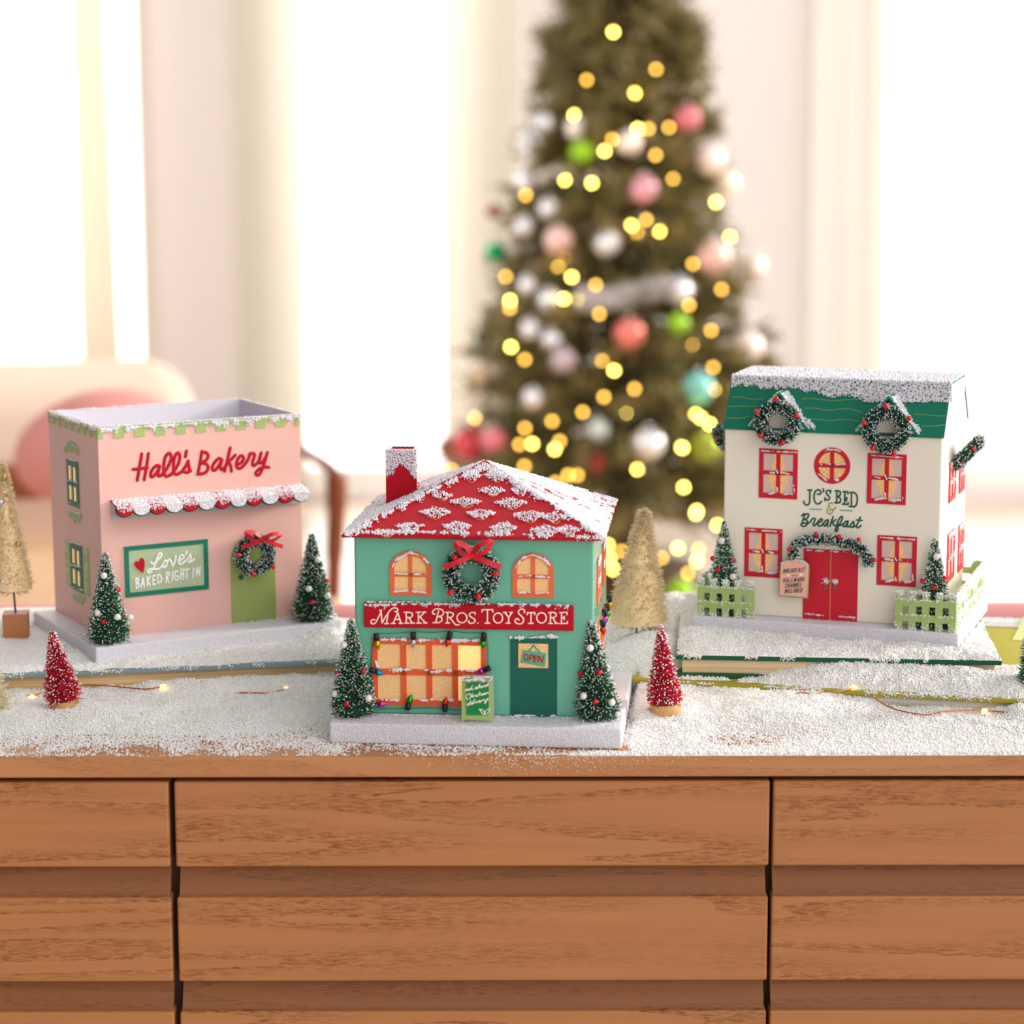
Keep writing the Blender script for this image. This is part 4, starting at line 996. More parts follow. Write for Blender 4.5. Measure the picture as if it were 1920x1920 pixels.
snow_part('snow_trim', dw, [Zg([(700, 555), (900, 545), (1000, 555)], 3.0, 380), Zg([(1050, 560), (1320, 555)], 3.2, 380), Zg([(1400, 565), (1860, 560)], 3.0, 620), Zg([(645, 800), (670, 870)], 2.2, 90), Zg([(690, 915), (960, 900), (1250, 905)], 3.4, 760), Zg([(1290, 930), (1520, 905)], 3.0, 330), Zg([(1640, 910), (1860, 915)], 2.6, 250),
      Zg([(700, 1250), (930, 1255)], 2.6, 300), Zg([(1150, 1250), (1250, 1260)], 3.0, 170), Zg([(1290, 1250), (1570, 1255)], 3.2, 420), Zg([(1610, 1230), (1640, 1240)], 2, 60)])
# string of miniature lamps around it
lights = [((705, 1188), (706, 1200), (711, 1219), (214, 168, 30)), ((775, 1185), (775, 1198), (773.5, 1216), (190, 186, 190)), ((844.5, 1185.5), (841, 1198), (836, 1214), (222, 64, 30)), ((908, 1187), (905.5, 1201), (905, 1217), (50, 160, 44)),
          ((693, 1255), (704, 1259), (721, 1264.5), (20, 130, 170)), ((919.5, 1252.5), (907, 1256.5), (890.5, 1263), (176, 60, 190)), ((704, 1323), (710, 1321), (726, 1318.5), (190, 60, 170)), ((763.5, 1331), (766.5, 1318), (772, 1301), (50, 160, 30)), ((834, 1334), (834.5, 1321), (837, 1306), (216, 60, 24))]
yl = yf - .0034; YL = lambda px, py: TS.y(px, py, yl)
b = MB()
for ln in ([(705, 1189), (738, 1189), (775, 1186), (810, 1187), (844, 1184.5), (876, 1188), (908, 1187)], [(703, 1190), (697.5, 1215), (694, 1255), (697, 1290), (704, 1325)], [(709, 1331), (760, 1330), (800, 1329), (835, 1331), (866, 1334)], [(910, 1188), (914, 1215), (914, 1252)]):
    b.tube(smooth([YL(*q) + np.array([0, .0018, 0]) for q in ln], 6), .00022, 6)
st = b.build('light_string', WIREG, TS.root)
def mini_lamp(parent, A, B, C, col):
    A, B, C = map(np.asarray, (A, B, C)); d = (C - B) / np.linalg.norm(C - B); L = np.linalg.norm(C - B)
    r = .0016
    b = MB(); b.tube([A, A + (B - A) * .1, B], [r * .85, r, r], 12); o = b.build('lamp_socket', BLACK, parent, True)
    b = MB(); b.tube([B + d * L * q for q in (0, .12, .30, .50, .72, .90, 1.0)], [r * q for q in (.55, 1.0, 1.2, 1.05, .62, .22, .05)], 14)
    mm = mat('lamp_%d_%d_%d' % tuple(col), col, .14, metal=.75, var=.04); b.build('lamp_bulb', mm, parent, True)
for (A, B, C, col) in lights: mini_lamp(st, YL(*A), YL(*B), YL(*C), col)
# door with its open sign
zz = lambda pts: zc((950, 1185), 12, pts)
a0, a1, q0, q1 = rect_of(FY, zz([(62, 150), (1125, 150), (1148, 1890), (104, 1880)]), 0)
b = MB(); b.box(a0, a1, yf - .0005, yf + .0002, bh, q1); dr = b.build('door', DTEAL, TS.root)
c0, c1, s0, s1 = rect_of(FY, zz([(265, 255), (935, 262), (935, 805), (265, 800)]), 0)
b = MB(); b.box(c0, c1, yf - .0006, yf, s0, s1); b.build('pane', GOLDP, dr)
YD = lambda px, py: TS.y(px, py, yf - .0006)
osg = strokes(TS, dr, 'sign_cord', TEALP, YD, NF, (950, 1185), 12, 36, [[(505, 425), (605, 300)], [(605, 300), (740, 450)]], .0003)
poly_plate(TS, dr, 'open_sign', mat('mint_sign', (86, 168, 136), .6), YD, NF, zz([(370, 400), (895, 480), (865, 780), (315, 678)]), .0001, .0006)
YD2 = lambda px, py: TS.y(px, py, yf - .0012)
tag(strokes(TS, dr, 'lettering', RED, YD2, NF, (950, 1185), 12, 27, [circ(437, 568, 46, 70, 12, .5, 2 * math.pi + .5, True), [(540, 515), (510, 645)], [(540, 515), (600, 525), (605, 560), (570, 590), (527, 588)], [(640, 535), (615, 660)], [(640, 535), (705, 545)], [(630, 595), (685, 603)], [(615, 660), (665, 666)], [(735, 540), (710, 665)], [(735, 540), (795, 680)], [(795, 680), (830, 555)]], .0003), 'red open lettering')
YD = lambda px, py: TS.y(px, py, yf - .0007)
snow_part('snow_trim', dr, [grain_px(TS, YD, NF, strip_pts(zz([(70, 120), (330, 130), (560, 120), (840, 100)]), 3.0, 620), (.3, .6)), grain_px(TS, YD, NF, strip_pts(zz([(940, 80), (1140, 110)]), 4.2, 380), (.3, .6)), grain_px(TS, YD, NF, strip_pts(zz([(110, 1870), (1150, 1885)]), 1.6, 300), (.3, .6))])
# wreath
c = TS.y(884, 1077, yf - .007); k = TS.m(c)
w1 = wreath(TS.root, c, EX, EZ, 38.5 * k, 16.5 * k, n=3600)
WY = lambda px, py: TS.y(px, py, yf - .0135)
Zb = lambda q: zc((600, 800), 3.048, [q])[0]
for q in ((770, 750), (1003, 840), (745, 950), (905, 972)):
    p = Zb(q); berry(w1, WY(*p), .0018, (p[0] - 884, -14, 1077 - p[1]))
bow(TS, w1, WY, NF, Zb((868, 738)), [(*Zb((785, 668)), 1), (*Zb((972, 658)), -1)], [Zb((708, 803)), Zb((1036, 800))], .0030)
# sandwich board
ps = TS.z(866, 1355, bh); ys = ps[1]; zz = lambda pts: zc((855, 1265), 20.21, pts)
SY = lambda px, py: TS.y(px, py, ys)
P4 = [SY(*q) for q in zz([(205, 95), (1400, 95), (1345, 1820), (210, 1820)])]
x0, x1 = (P4[0][0] + P4[3][0]) / 2, (P4[1][0] + P4[2][0]) / 2; z0_, z1_ = bh, P4[0][2]; w_ = x1 - x0; h_ = z1_ - z0_
def board(name, y0, lean, mt):
    b = MB(); f0 = lambda a, c: (a, y0 + lean * (c - z0_), c); f1 = lambda a, c: (a, y0 + .0011 + lean * (c - z0_), c)
    b.prism([(x0, z0_), (x0 + w_ * .085, z0_), (x0 + w_ * .085, z0_ + h_ * .065), (x1 - w_ * .085, z0_ + h_ * .065), (x1 - w_ * .085, z0_), (x1, z0_), (x1, z1_), (x0, z1_)], f0, f1)
    return b.build(name, mt, TS.root)
sbd = board('sandwich_board', ys, 0.03, SAGE); o = board('sandwich_board_back', ys + .011, -.26, mat('grey_board', (200, 192, 194), .7)); 
SYI = lambda px, py: TS.y(px, py, ys - .0002)
poly_plate(TS, sbd, 'board_panel', KELLY, SYI, NF, zz([(410, 312), (1236, 312), (1236, 1525), (410, 1525)]), -.0006, .0004)
SYL = lambda px, py: TS.y(px, py, ys - .0007)
LT = [[(400, 540), (350, 580), (342, 618), (380, 608), (420, 540), (415, 600), (450, 590)], [(450, 590), (490, 530), (505, 575), (470, 600)], [(520, 590), (570, 500), (622, 420)], [(560, 560), (612, 522), (600, 570), (640, 562)],
 [(780, 470), (720, 500), (708, 540), (750, 540), (800, 470), (790, 530), (830, 510)], [(830, 510), (880, 430), (903, 352), (870, 400), (850, 490), (900, 500), (912, 450), (950, 455)], [(970, 440), (950, 490), (1000, 480), (1000, 430), (970, 440)], [(1060, 400), (1050, 460), (1100, 450), (1112, 385), (1110, 440), (1150, 430)], [(1210, 335), (1172, 430), (1210, 425)], [(1150, 388), (1235, 362)],
 [(520, 790), (540, 735), (480, 720), (400, 790), (385, 880), (430, 938), (500, 910), (550, 850)], [(550, 860), (622, 720)], [(570, 860), (612, 800), (620, 850), (645, 845)], [(650, 850), (670, 780), (710, 792)], [(752, 770), (738, 840)], [(780, 830), (802, 762), (820, 822)], [(900, 650), (870, 800)], [(850, 732), (930, 705)], [(940, 790), (962, 725), (980, 780), (1010, 715), (1030, 770)], [(1090, 690), (1050, 730), (1080, 752), (1112, 690), (1120, 742)], [(1150, 730), (1192, 662), (1212, 708), (1240, 690)],
 [(480, 1080), (420, 1130), (440, 1170), (490, 1120), (550, 980)], [(500, 1110), (512, 1160)], [(560, 1110), (618, 1070), (600, 1042), (560, 1090), (590, 1138), (630, 1110)], [(620, 1120), (692, 945), (700, 935), (660, 1020), (672, 1098)], [(732, 1012), (720, 1080)], [(770, 1012), (790, 1078), (830, 1002)], [(870, 1030), (918, 1000), (890, 972), (862, 1020), (900, 1058), (940, 1035)], [(940, 1040), (970, 962), (1020, 980)], [(1060, 920), (1062, 990), (1120, 950)], [(1190, 892), (1130, 1060), (1080, 1080), (1110, 1022), (1230, 925)],
 [(880, 1305), (940, 1400), (1000, 1478), (1088, 1495), (1060, 1410), (1020, 1345), (880, 1305)], [(1100, 1392), (1180, 1322), (1285, 1285), (1230, 1395), (1180, 1470), (1110, 1495), (1100, 1392)], [(1088, 1495), (1075, 1540)]]
tag(strokes(TS, sbd, 'lettering', CREAMP, SYL, NF, (855, 1265), 20.21, 34, LT, .0003, 4), 'cream script lettering')
snow_part('snow_trim', sbd, [grain_px(TS, SYI, NF, strip_pts(zz([(220, 190), (500, 210), (640, 170), (1000, 170), (1240, 260), (1330, 150)]), 3.4, 520, 2), (.26, .5)), grain_px(TS, SYI, NF, strip_pts(zz([(210, 90), (1400, 85)]), 1.4, 220), (.26, .5))])
# right wall: windows and a few lamps seen edge on
def side_win(fr, xv, ya, yb, za, zb_, arch_, mt, pane, sgn=1, curt=None):
    f0 = lambda a, c: (xv + sgn * .0009, a, c); f1 = lambda a, c: (xv - sgn * .0003, a, c); w_ = yb - ya; f = w_ * .13; cx = (ya + yb) / 2
    if arch_:
        r = w_ / 2; sp = zb_ - r; out = [(ya, za), (yb, za)] + circ(cx, sp, r, None, 14, 0, math.pi, True); inn = [(ya + f, za + f), (yb - f, za + f)] + circ(cx, sp, r - f, None, 14, 0, math.pi, True)
    else: out = rc(ya, yb, za, zb_); inn = rc(ya + f, yb - f, za + f, zb_ - f)
    b = MB(); b.ring(out, inn, f0, f1); zm = (za + zb_) / 2
    b.prism(rc(cx - f * .4, cx + f * .4, za + f, zb_ - f), f0, f1); b.prism(rc(ya + f, yb - f, zm - f * .4, zm + f * .4), f0, f1)
    w = b.build('window', mt, fr.root)
    b = MB(); g0 = lambda a, c: (xv + sgn * .0002, a, c); b.prism(inn, g0, f1); b.build('pane', pane, w)
    P = np.stack([np.full(220, xv + sgn * .0011), RNG.uniform(ya, yb, 220), np.where(RNG.uniform(0, 1, 220) < .6, zb_ - np.abs(RNG.normal(0, .002, 220)), zm + RNG.normal(0, .0012, 220))], 1)
    V, Fc = octas(P, RNG.uniform(.28, .5, 220) * .001); npmesh('snow_trim', V, Fc, GLIT, w)
    return w
pa = TS.x(1125, 1045, xr); pb_ = TS.x(1125, 1112, xr)
yA, yB = yf + .022, yf + .048
side_win(TS, xr, yA, yB, pb_[2], pa[2] + .004, True, ORANGE, GOLDP); side_win(TS, xr, yf + .078, yf + .104, pb_[2], pa[2] + .004, True, ORANGE, GOLDP)
side_win(TS, xr, yf + .030, yf + .096, bh + .006, bh + .046, False, ORANGE, GOLDP)
st = MB(); Q = [(xr + .003, yf + q, bh + z) for q, z in ((.022, .050), (.05, .052), (.075, .051), (.10, .05))]; st.tube(smooth([np.array(q) for q in Q], 5), .00022, 6)
st.tube(smooth([np.array((xr + .003, yf + .022, bh + z)) for z in (.05, .04, .028, .018, .008)], 5), .00022, 6)
st = st.build('light_string', WIREG, TS.root)
for (q, z, dz, dy, col) in ((.024, .052, -.012, .001, (216, 60, 24)), (.045, .054, -.012, 0, (176, 60, 190)), (.070, .052, -.012, 0, (50, 160, 30)), (.096, .052, -.012, 0, (214, 168, 30)), (.022, .026, -.010, .004, (190, 186, 190)), (.022, .012, .004, .010, (222, 64, 30))):
    A = np.array((xr + .0034, yf + q, bh + z)); d = np.array((.0006, dy, dz)); d /= np.linalg.norm(d)
    mini_lamp(st, A, A + d * .004, A + d * .0098, col)
mini_tree(TS, (661, 1344), (658, 1160), 92, bh, [(645, 1209, 'p'), (681, 1258.5, 'r'), (632, 1261, 'r'), (628, 1301, 'p'), (691, 1309.5, 'p'), (650, 1320, 'r')], n=2700)
mini_tree(TS, (1121, 1350), (1108.5, 1164), 92, bh, [(1106.5, 1215, 'p'), (1123.5, 1261, 'r'), (1088, 1263, 'r'), (1094, 1305, 'p'), (1147, 1317, 'p'), (1116, 1316, 'r')], n=2700)
ms = [grain_px(TS, lambda a, c: TS.z(a, c, bh), NU, strip_pts([(664, 1341), (800, 1343), (950, 1345), (1105, 1348)], 1.8, 900), (.25, .5)), grain_px(TS, lambda a, c: TS.z(a, c, bh), NU, np.stack([RNG.uniform(625, 1160, 900), RNG.uniform(1346, 1366, 900)], 1), (.2, .36))]
snow_part('snow_dusting', TS.root, ms)

# ------------------------------------------------------------------ cream bed and breakfast house
BB = Frame('inn_house', (.21401, 1.50479, Z0 + .0265), (.00372, .00025, -.34004))
tag(BB.root, 'cream cardboard inn with teal mansard roof, wreaths and picket fences', 'village house')
bw, bd, bh = .16798, .12179, .01022; ww, wd, wh = .13712, .09665, .11897; wx, wy = .00037, .00132
rt, ri, ro = .03017, .02248, .0008
base_plate(BB, bw, bd, bh)
yf = wy - wd / 2; yb = wy + wd / 2; xl = wx - ww / 2; xr = wx + ww / 2; zt = bh + wh
prof = [(yf, bh), (yb, bh), (yb, zt), (yb - ri, zt + rt - .0008), (yf + ri, zt + rt - .0008), (yf, zt)]
b = MB(); b.prism(prof, lambda a, c: (xl, a, c), lambda a, c: (xr, a, c)); o = b.build('walls', CREAM, BB.root); bevel(o, .0012, 3)
FY = lambda px, py: BB.y(px, py, yf)
# roof shell: front slope, flat top, back slope
op = .0010; e = .0016
po = [(yf - op - .0006, zt - .0006), (yf + ri - op, zt + rt + .0006), (yb - ri + op, zt + rt + .0006), (yb + op + .0006, zt - .0006)]
pi_ = [(yb + .0002, zt - .0006), (yb - ri + .0002, zt + rt - .0006), (yf + ri - .0002, zt + rt - .0006), (yf - .0002, zt - .0006)]
b = MB(); b.prism(po + pi_, lambda a, c: (xl - ro, a, c), lambda a, c: (xr + ro, a, c)); roof = b.build('roof', TEAL, BB.root)
Rp = np.array([wx, po[0][0], po[0][1]]); rn = np.array([0, -(po[1][1] - po[0][1]), (po[1][0] - po[0][0])]); rn /= np.linalg.norm(rn); 
RF = lambda px, py: BB.plane(px, py, Rp, rn)
z1 = (1330, 670); s1 = 6.62
for a_ in [
    [(335, 357), (560, 355)], [(790, 380), (1030, 385)], [(280, 490), (380, 492), (540, 522), (680, 512)], [(240, 608), (400, 606), (600, 606)], [(215, 752), (380, 755), (500, 728)],
    [(1150, 512), (1250, 512), (1400, 525), (1550, 540), (1700, 525), (1830, 520)], [(1180, 630), (1300, 630), (1480, 655), (1600, 645), (1740, 640), (1900, 685)], [(1260, 765), (1400, 775), (1500, 790), (1650, 770), (1800, 785), (1860, 800)],
    [(2540, 705), (2700, 715), (2850, 728), (2960, 724)], [(2640, 850), (2760, 852), (2920, 838)]]: strokes(BB, roof, 'shingle_line', mat('olive_line', (142, 168, 84), .55), RF, rn, z1, s1, 8, [a_], .0002)
# dormers
def dormer(fl, apx, fr_, ):
    A, P, C = FY(*fl), FY(*apx), FY(*fr_); dep = .020; yo = yf - .0018
    b = MB(); tri = [(A[0], A[2] - .003), (C[0], C[2] - .003), (C[0], C[2]), (P[0], P[2] - .002), (A[0], A[2])]
    b.prism(tri, f2(yf - .0002), f2(yf + dep)); dm = b.build('dormer', CREAM, BB.root)
    t = .0016; b = MB()
    for (E_, s_) in ((A, -1), (C, 1)):
        d = np.array([E_[0] - P[0], E_[2] - P[2]]); d /= np.linalg.norm(d); n = np.array([-d[1], d[0]]); n = n if n[1] > 0 else -n
        q = [np.array([P[0], P[2]]), np.array([E_[0], E_[2]]) + d * .0005, np.array([E_[0], E_[2]]) + d * .0005 + n * t, np.array([P[0], P[2] + t * 1.35])]
        b.prism([tuple(v) for v in q], f2(yo), f2(yf + dep))
    rf = b.build('dormer_roof', TEAL, dm)
    P_ = []
    for (E_, cnt) in ((A, 700), (C, 1100)):
        d = np.array([E_[0] - P[0], E_[2] - P[2]]); L_ = np.linalg.norm(d); d /= L_; n = np.array([-d[1], d[0]]); n = n if n[1] > 0 else -n
        u = RNG.uniform(0, 1.0, cnt); yy = RNG.uniform(yo, yf + dep, cnt); h = t + np.abs(RNG.normal(0, .0005, cnt))
        P_.append(np.stack([P[0] + d[0] * L_ * u + n[0] * h, yy, P[2] + d[1] * L_ * u + n[1] * h], 1))
    P_ = np.concatenate(P_); V, Fc = octas(P_, RNG.uniform(.4, .75, len(P_)) * .001); npmesh('snow_dusting', V, Fc, GLIT, dm)
    return A, P, C
d1 = dormer((1407, 803.5), (1462, 741), (1513, 807))
d2 = dormer((1610.5, 813), (1667, 748), (1719, 817.5))
# roof snow
ms = []; n_ = 7200
P = np.stack([RNG.uniform(xl - ro, xr + ro, n_), RNG.uniform(po[1][0], po[2][0], n_), np.full(n_, zt + rt + .0008)], 1); P[:, 2] += RNG.uniform(0, .0006, n_); ms.append(octas(P, RNG.uniform(.5, .95, n_) * .001))
n_ = 9500; px = RNG.uniform(1372, 1786, n_); py = 700 + 55 * RNG.uniform(0, 1, n_) ** 1.0
t0 = 707 + (px - 1374) * .034
lim = t0 + 14 + 12 * sstep(1480, 1560, px) + 14 * sstep(1590, 1640, px) * 1 + 14 * fbm(px / 16, px * 0, 8, 3)
k = (py > t0) & (py < lim - np.abs(RNG.normal(0, 4, n_))) & (RNG.uniform(0, 1, n_) < .88); ms.append(grain_px(BB, RF, rn, np.stack([px[k], py[k]], 1), (.36, .7), .0004))
n_ = 1500; P = np.stack([RNG.uniform(xl - ro, xr + ro, n_), po[1][0] + RNG.normal(0, .0006, n_), zt + rt + .0006 + RNG.normal(0, .0004, n_)], 1); ms.append(octas(P, RNG.uniform(.5, .9, n_) * .001))
for ln, wd_, cnt in (([(1410, 800), (1430, 775), (1458, 738)], 4.5, 420), ([(1470, 738), (1500, 775), (1526, 802)], 5.5, 620), ([(1610, 808), (1635, 780), (1662, 746)], 4.5, 420), ([(1674, 746), (1702, 785), (1730, 813)], 5.5, 620)):
    ms.append(grain_px(BB, RF, rn, strip_pts(ln, wd_, cnt), (.34, .66), .0006))
n_ = 900; P = np.stack([np.full(n_, xr + .0004), RNG.uniform(yf + ri * .7, yb - ri * .7, n_), zt + rt - np.abs(RNG.normal(0, .006, n_))], 1)
kk = (P[:, 1] > yf + ri * (P[:, 2] - zt) / rt) & (P[:, 1] < yb - ri * (P[:, 2] - zt) / rt); ms.append(octas(P[kk], RNG.uniform(.3, .6, kk.sum()) * .001))
snow_part('snow_dusting', roof, ms)
# printed windows with curtains
REDW = mat('red_window_paint', (200, 18, 42), .55, var=.03)
def curtain_window(cor, gz):
    a0, a1, q0, q1 = rect_of(FY, cor, 0); w_, h_ = a1 - a0, q1 - q0
    ia, ib, ja, jb = a0 + w_ * .115, a1 - w_ * .115, q0 + h_ * .105, q1 - h_ * .10; cx = (a0 + a1) / 2; cz = (q0 + q1) / 2 + h_ * .02; hx, hz = w_ * .055, h_ * .04
    b = MB(); b.ring(rc(a0, a1, q0, q1), rc(ia, ib, ja, jb), f2(yf - .0005), f2(yf + .0003))
    b.prism(rc(cx - hx, cx + hx, ja, jb), f2(yf - .00048), f2(yf + .0003)); b.prism(rc(ia, ib, cz - hz, cz + hz), f2(yf - .00048), f2(yf + .0003))
    w = b.build('window', REDW, BB.root)
    b = MB(); b.prism(rc(ia, ib, ja, jb), f2(yf - .0001), f2(yf + .0003)); b.build('printed_curtain', CURT, w)
    b = MB(); W1 = (ib - ia) * .5
    for s_ in (-1, 1):
        xi = cx + s_ * hx
        up_ = [(xi, jb), (xi + s_ * W1 * .10, jb), (xi + s_ * W1 * .36, cz + hz), (xi, cz + hz)]
        lo_ = [(xi, cz - hz), (xi + s_ * W1 * .62, cz - hz), (xi + s_ * W1 * .16, ja), (xi, ja)]
        for q in (up_, lo_): b.prism(q if s_ > 0 else q[::-1], f2(yf - .00025), f2(yf + .0002))
    b.build('pane', gz, w)
    Y = lambda px, py: BB.y(px, py, yf - .0006)
    (tlx, tly), (trx, try_), (brx, bry), (blx, bly) = cor; lp = lambda u, v: (tlx + (trx - tlx) * u + (blx - tlx) * v + (brx - trx - blx + tlx) * u * v, tly + (try_ - tly) * u + (bly - tly) * v)
    G = lambda q, wd_, cnt: grain_px(BB, Y, NF, strip_pts([lp(*a) for a in q], wd_, cnt), (.24, .46))
    snow_part('snow_trim', w, [G([(.05, .04), (.5, .05), (.95, .05)], 1.8, 330), G([(.20, .47), (.40, .49)], 1.8, 130), G([(.56, .47), (.78, .50)], 1.8, 130), G([(.44, .42), (.50, .50)], 1.8, 70), G([(.24, .92), (.46, .88)], 2.2, 160), G([(.58, .92), (.88, .90)], 2.4, 220), G([(.90, .72), (.93, .88)], 1.6, 80), G([(.47, .78), (.50, .90)], 1.8, 80)])
curtain_window(zc(z1, s1, [(628, 1130), (1105, 1148), (1088, 1765), (608, 1738)]), GOLDP)
curtain_window(zc((1570, 670), 6.62, [(390, 1185), (870, 1215), (842, 1838), (355, 1805)]), GOLDP)
curtain_window(zc((1280, 940), 6.4, [(750, 312), (1212, 335), (1180, 922), (738, 895)]), GOLDP)
curtain_window(zc((1560, 940), 6.0, [(518, 378), (962, 402), (942, 965), (498, 938)]), GOLDP)
# round window
p = FY(1560.4, 873.2); r = 34.4 * BB.m(p); cx, cz = p[0], p[2]
b = MB(); b.ring(circ(cx, cz, r, None, 32), circ(cx, cz, r * .76, None, 32), f2(yf - .0005), f2(yf + .0003)); b.prism(rc(cx - r * .11, cx + r * .11, cz - r * .8, cz + r * .8), f2(yf - .00048), f2(yf + .0003)); b.prism(rc(cx - r * .8, cx + r * .8, cz - r * .11, cz + r * .11), f2(yf - .00048), f2(yf + .0003))
w = b.build('round_window', REDW, BB.root); b = MB(); b.prism(circ(cx, cz, r * .77, None, 32), f2(yf - .0001), f2(yf + .0003)); b.build('pane', GOLDP, w)
Y = lambda px, py: BB.y(px, py, yf - .0006)
G = lambda q, wd_, cnt: grain_px(BB, Y, NF, strip_pts(zc(z1, s1, q), wd_, cnt), (.24, .46))
snow_part('snow_trim', w, [G([(1390, 1190), (1480, 1140), (1570, 1145), (1680, 1190)], 1.9, 260), G([(1380, 1330), (1500, 1320)], 2.0, 140), G([(1560, 1330), (1690, 1320)], 2.0, 140), G([(1350, 1440), (1460, 1530)], 1.7, 120), G([(1540, 1510), (1610, 1520)], 2.2, 120)])
# lettering
JW = [[(340, 122), (440, 122)], [(392, 125), (388, 400), (368, 478), (310, 508), (257, 480), (238, 408)], [(590, 225), (640, 235), (675, 200), (660, 142), (605, 115), (535, 150), (502, 250), (507, 370), (550, 460), (610, 478), (660, 450), (688, 408)], [(735, 88), (746, 130), (732, 172)],
 [(920, 195), (912, 142), (860, 130), (815, 160), (822, 220), (880, 280), (903, 330), (870, 373), (805, 368), (782, 332)], [(932, 135), (915, 195)], [(778, 322), (787, 388)],
 [(1085, 145), (1080, 450)], [(1048, 142), (1130, 142), (1178, 180), (1168, 250), (1110, 290), (1088, 290)], [(1110, 290), (1178, 340), (1173, 420), (1120, 453), (1034, 447)], [(1290, 165), (1285, 485)], [(1248, 162), (1372, 170)], [(1372, 170), (1370, 218)], [(1290, 345), (1340, 350)], [(1340, 312), (1335, 398)], [(1228, 482), (1378, 490)], [(1378, 490), (1376, 448)],
 [(1465, 190), (1460, 548)], [(1424, 187), (1510, 182), (1588, 240), (1613, 360), (1590, 490), (1540, 553)], [(1540, 553), (1412, 545)],
 [(185, 782), (235, 728)], [(255, 742), (220, 880), (167, 1018)], [(240, 770), (300, 737), (353, 742), (353, 800), (300, 860), (238, 880)], [(262, 875), (328, 920), (330, 990), (270, 1048), (212, 1053), (158, 1020)], [(205, 970), (345, 972), (400, 940), (450, 870), (482, 850), (535, 862), (492, 960), (482, 1020), (510, 1038), (560, 990), (610, 925)],
 [(600, 962), (688, 930), (708, 872), (670, 862), (612, 930), (602, 1010), (632, 1048), (690, 1030), (750, 962)], [(868, 890), (800, 902), (752, 980), (757, 1038), (800, 1030), (868, 890), (845, 1000), (850, 1058)], [(990, 802), (950, 920), (907, 1053)], [(1058, 880), (1000, 930), (955, 962)], [(978, 962), (1010, 1018), (1060, 1040), (1150, 1000), (1228, 850), (1218, 797), (1170, 830), (1110, 940), (1070, 1080), (1047, 1158), (1075, 1188), (1113, 1130), (1115, 1050), (1180, 1030), (1240, 990)],
 [(1378, 920), (1310, 932), (1257, 1000), (1262, 1058), (1310, 1050), (1378, 920), (1350, 1030), (1372, 1068), (1430, 1030), (1490, 950), (1520, 932)], [(1520, 932), (1520, 1030), (1490, 1078), (1442, 1070)], [(1490, 1078), (1580, 1040)], [(1688, 818), (1640, 950), (1592, 1040), (1620, 1093), (1680, 1060), (1708, 1030)], [(1592, 892), (1732, 905)]]
so_ = (1490, 910); ss_ = 13.714
tag(strokes(BB, BB.root, 'lettering', DGREENP, FY, NF, so_, ss_, 44, JW), 'dark green painted lettering')
tag(strokes(BB, BB.root, 'ampersand', OLIVEP, FY, NF, so_, ss_, 32, [[(985, 483), (950, 452), (900, 462), (880, 510), (905, 550), (860, 580), (837, 650), (860, 718), (920, 733), (973, 700), (988, 640), (960, 612), (920, 620), (905, 648)], [(978, 638), (1040, 600), (1063, 558)]]), 'olive ampersand')
tag(strokes(BB, BB.root, 'dash', TEALP, FY, NF, so_, ss_, 26, [[(395, 607), (690, 622)]]), 'teal dash'); tag(strokes(BB, BB.root, 'dash', TEALP, FY, NF, so_, ss_, 26, [[(1180, 639), (1480, 657)]]), 'teal dash')
# double door
q4 = [(1508, 1027.5), (1610, 1034), (1607, 1159), (1505, 1149)]; a0, a1, q0, q1 = rect_of(FY, q4, 0); cx = (a0 + a1) / 2
for (xa, xb) in ((a0, cx - .0002), (cx + .0002, a1)):
    b = MB(); b.box(xa, xb, yf - .0005, yf + .0003, bh, q1); dr = b.build('door', REDW, BB.root)
    hp = xb - .0028 if xa == a0 else xa + .0028; b = MB(); b.box(hp - .0004, hp + .0004, yf - .0011, yf - .0004, bh + (q1 - bh) * .44, bh + (q1 - bh) * .53); tag(b.build('door_handle', KELLY, dr), 'green door handle')
    P = np.stack([RNG.normal(hp, .0009, 60), np.full(60, yf - .0012), bh + (q1 - bh) * .555 + RNG.normal(0, .0008, 60)], 1); V, Fc = octas(P, .0004); npmesh('snow_trim', V, Fc, GLIT, dr)
b = MB(); b.box(cx - .0002, cx + .0002, yf - .0006, yf, bh, q1); b.build('door_seam', GOLDW, BB.root)
snow_part('snow_trim', BB.root, [grain_px(BB, Y, NF, strip_pts([(1512, 1031), (1560, 1033), (1606, 1037)], 2.0, 260), (.26, .5)), grain_px(BB, Y, NF, strip_pts([(1506, 1150), (1560, 1155), (1605, 1158)], 2.2, 340), (.26, .5))])
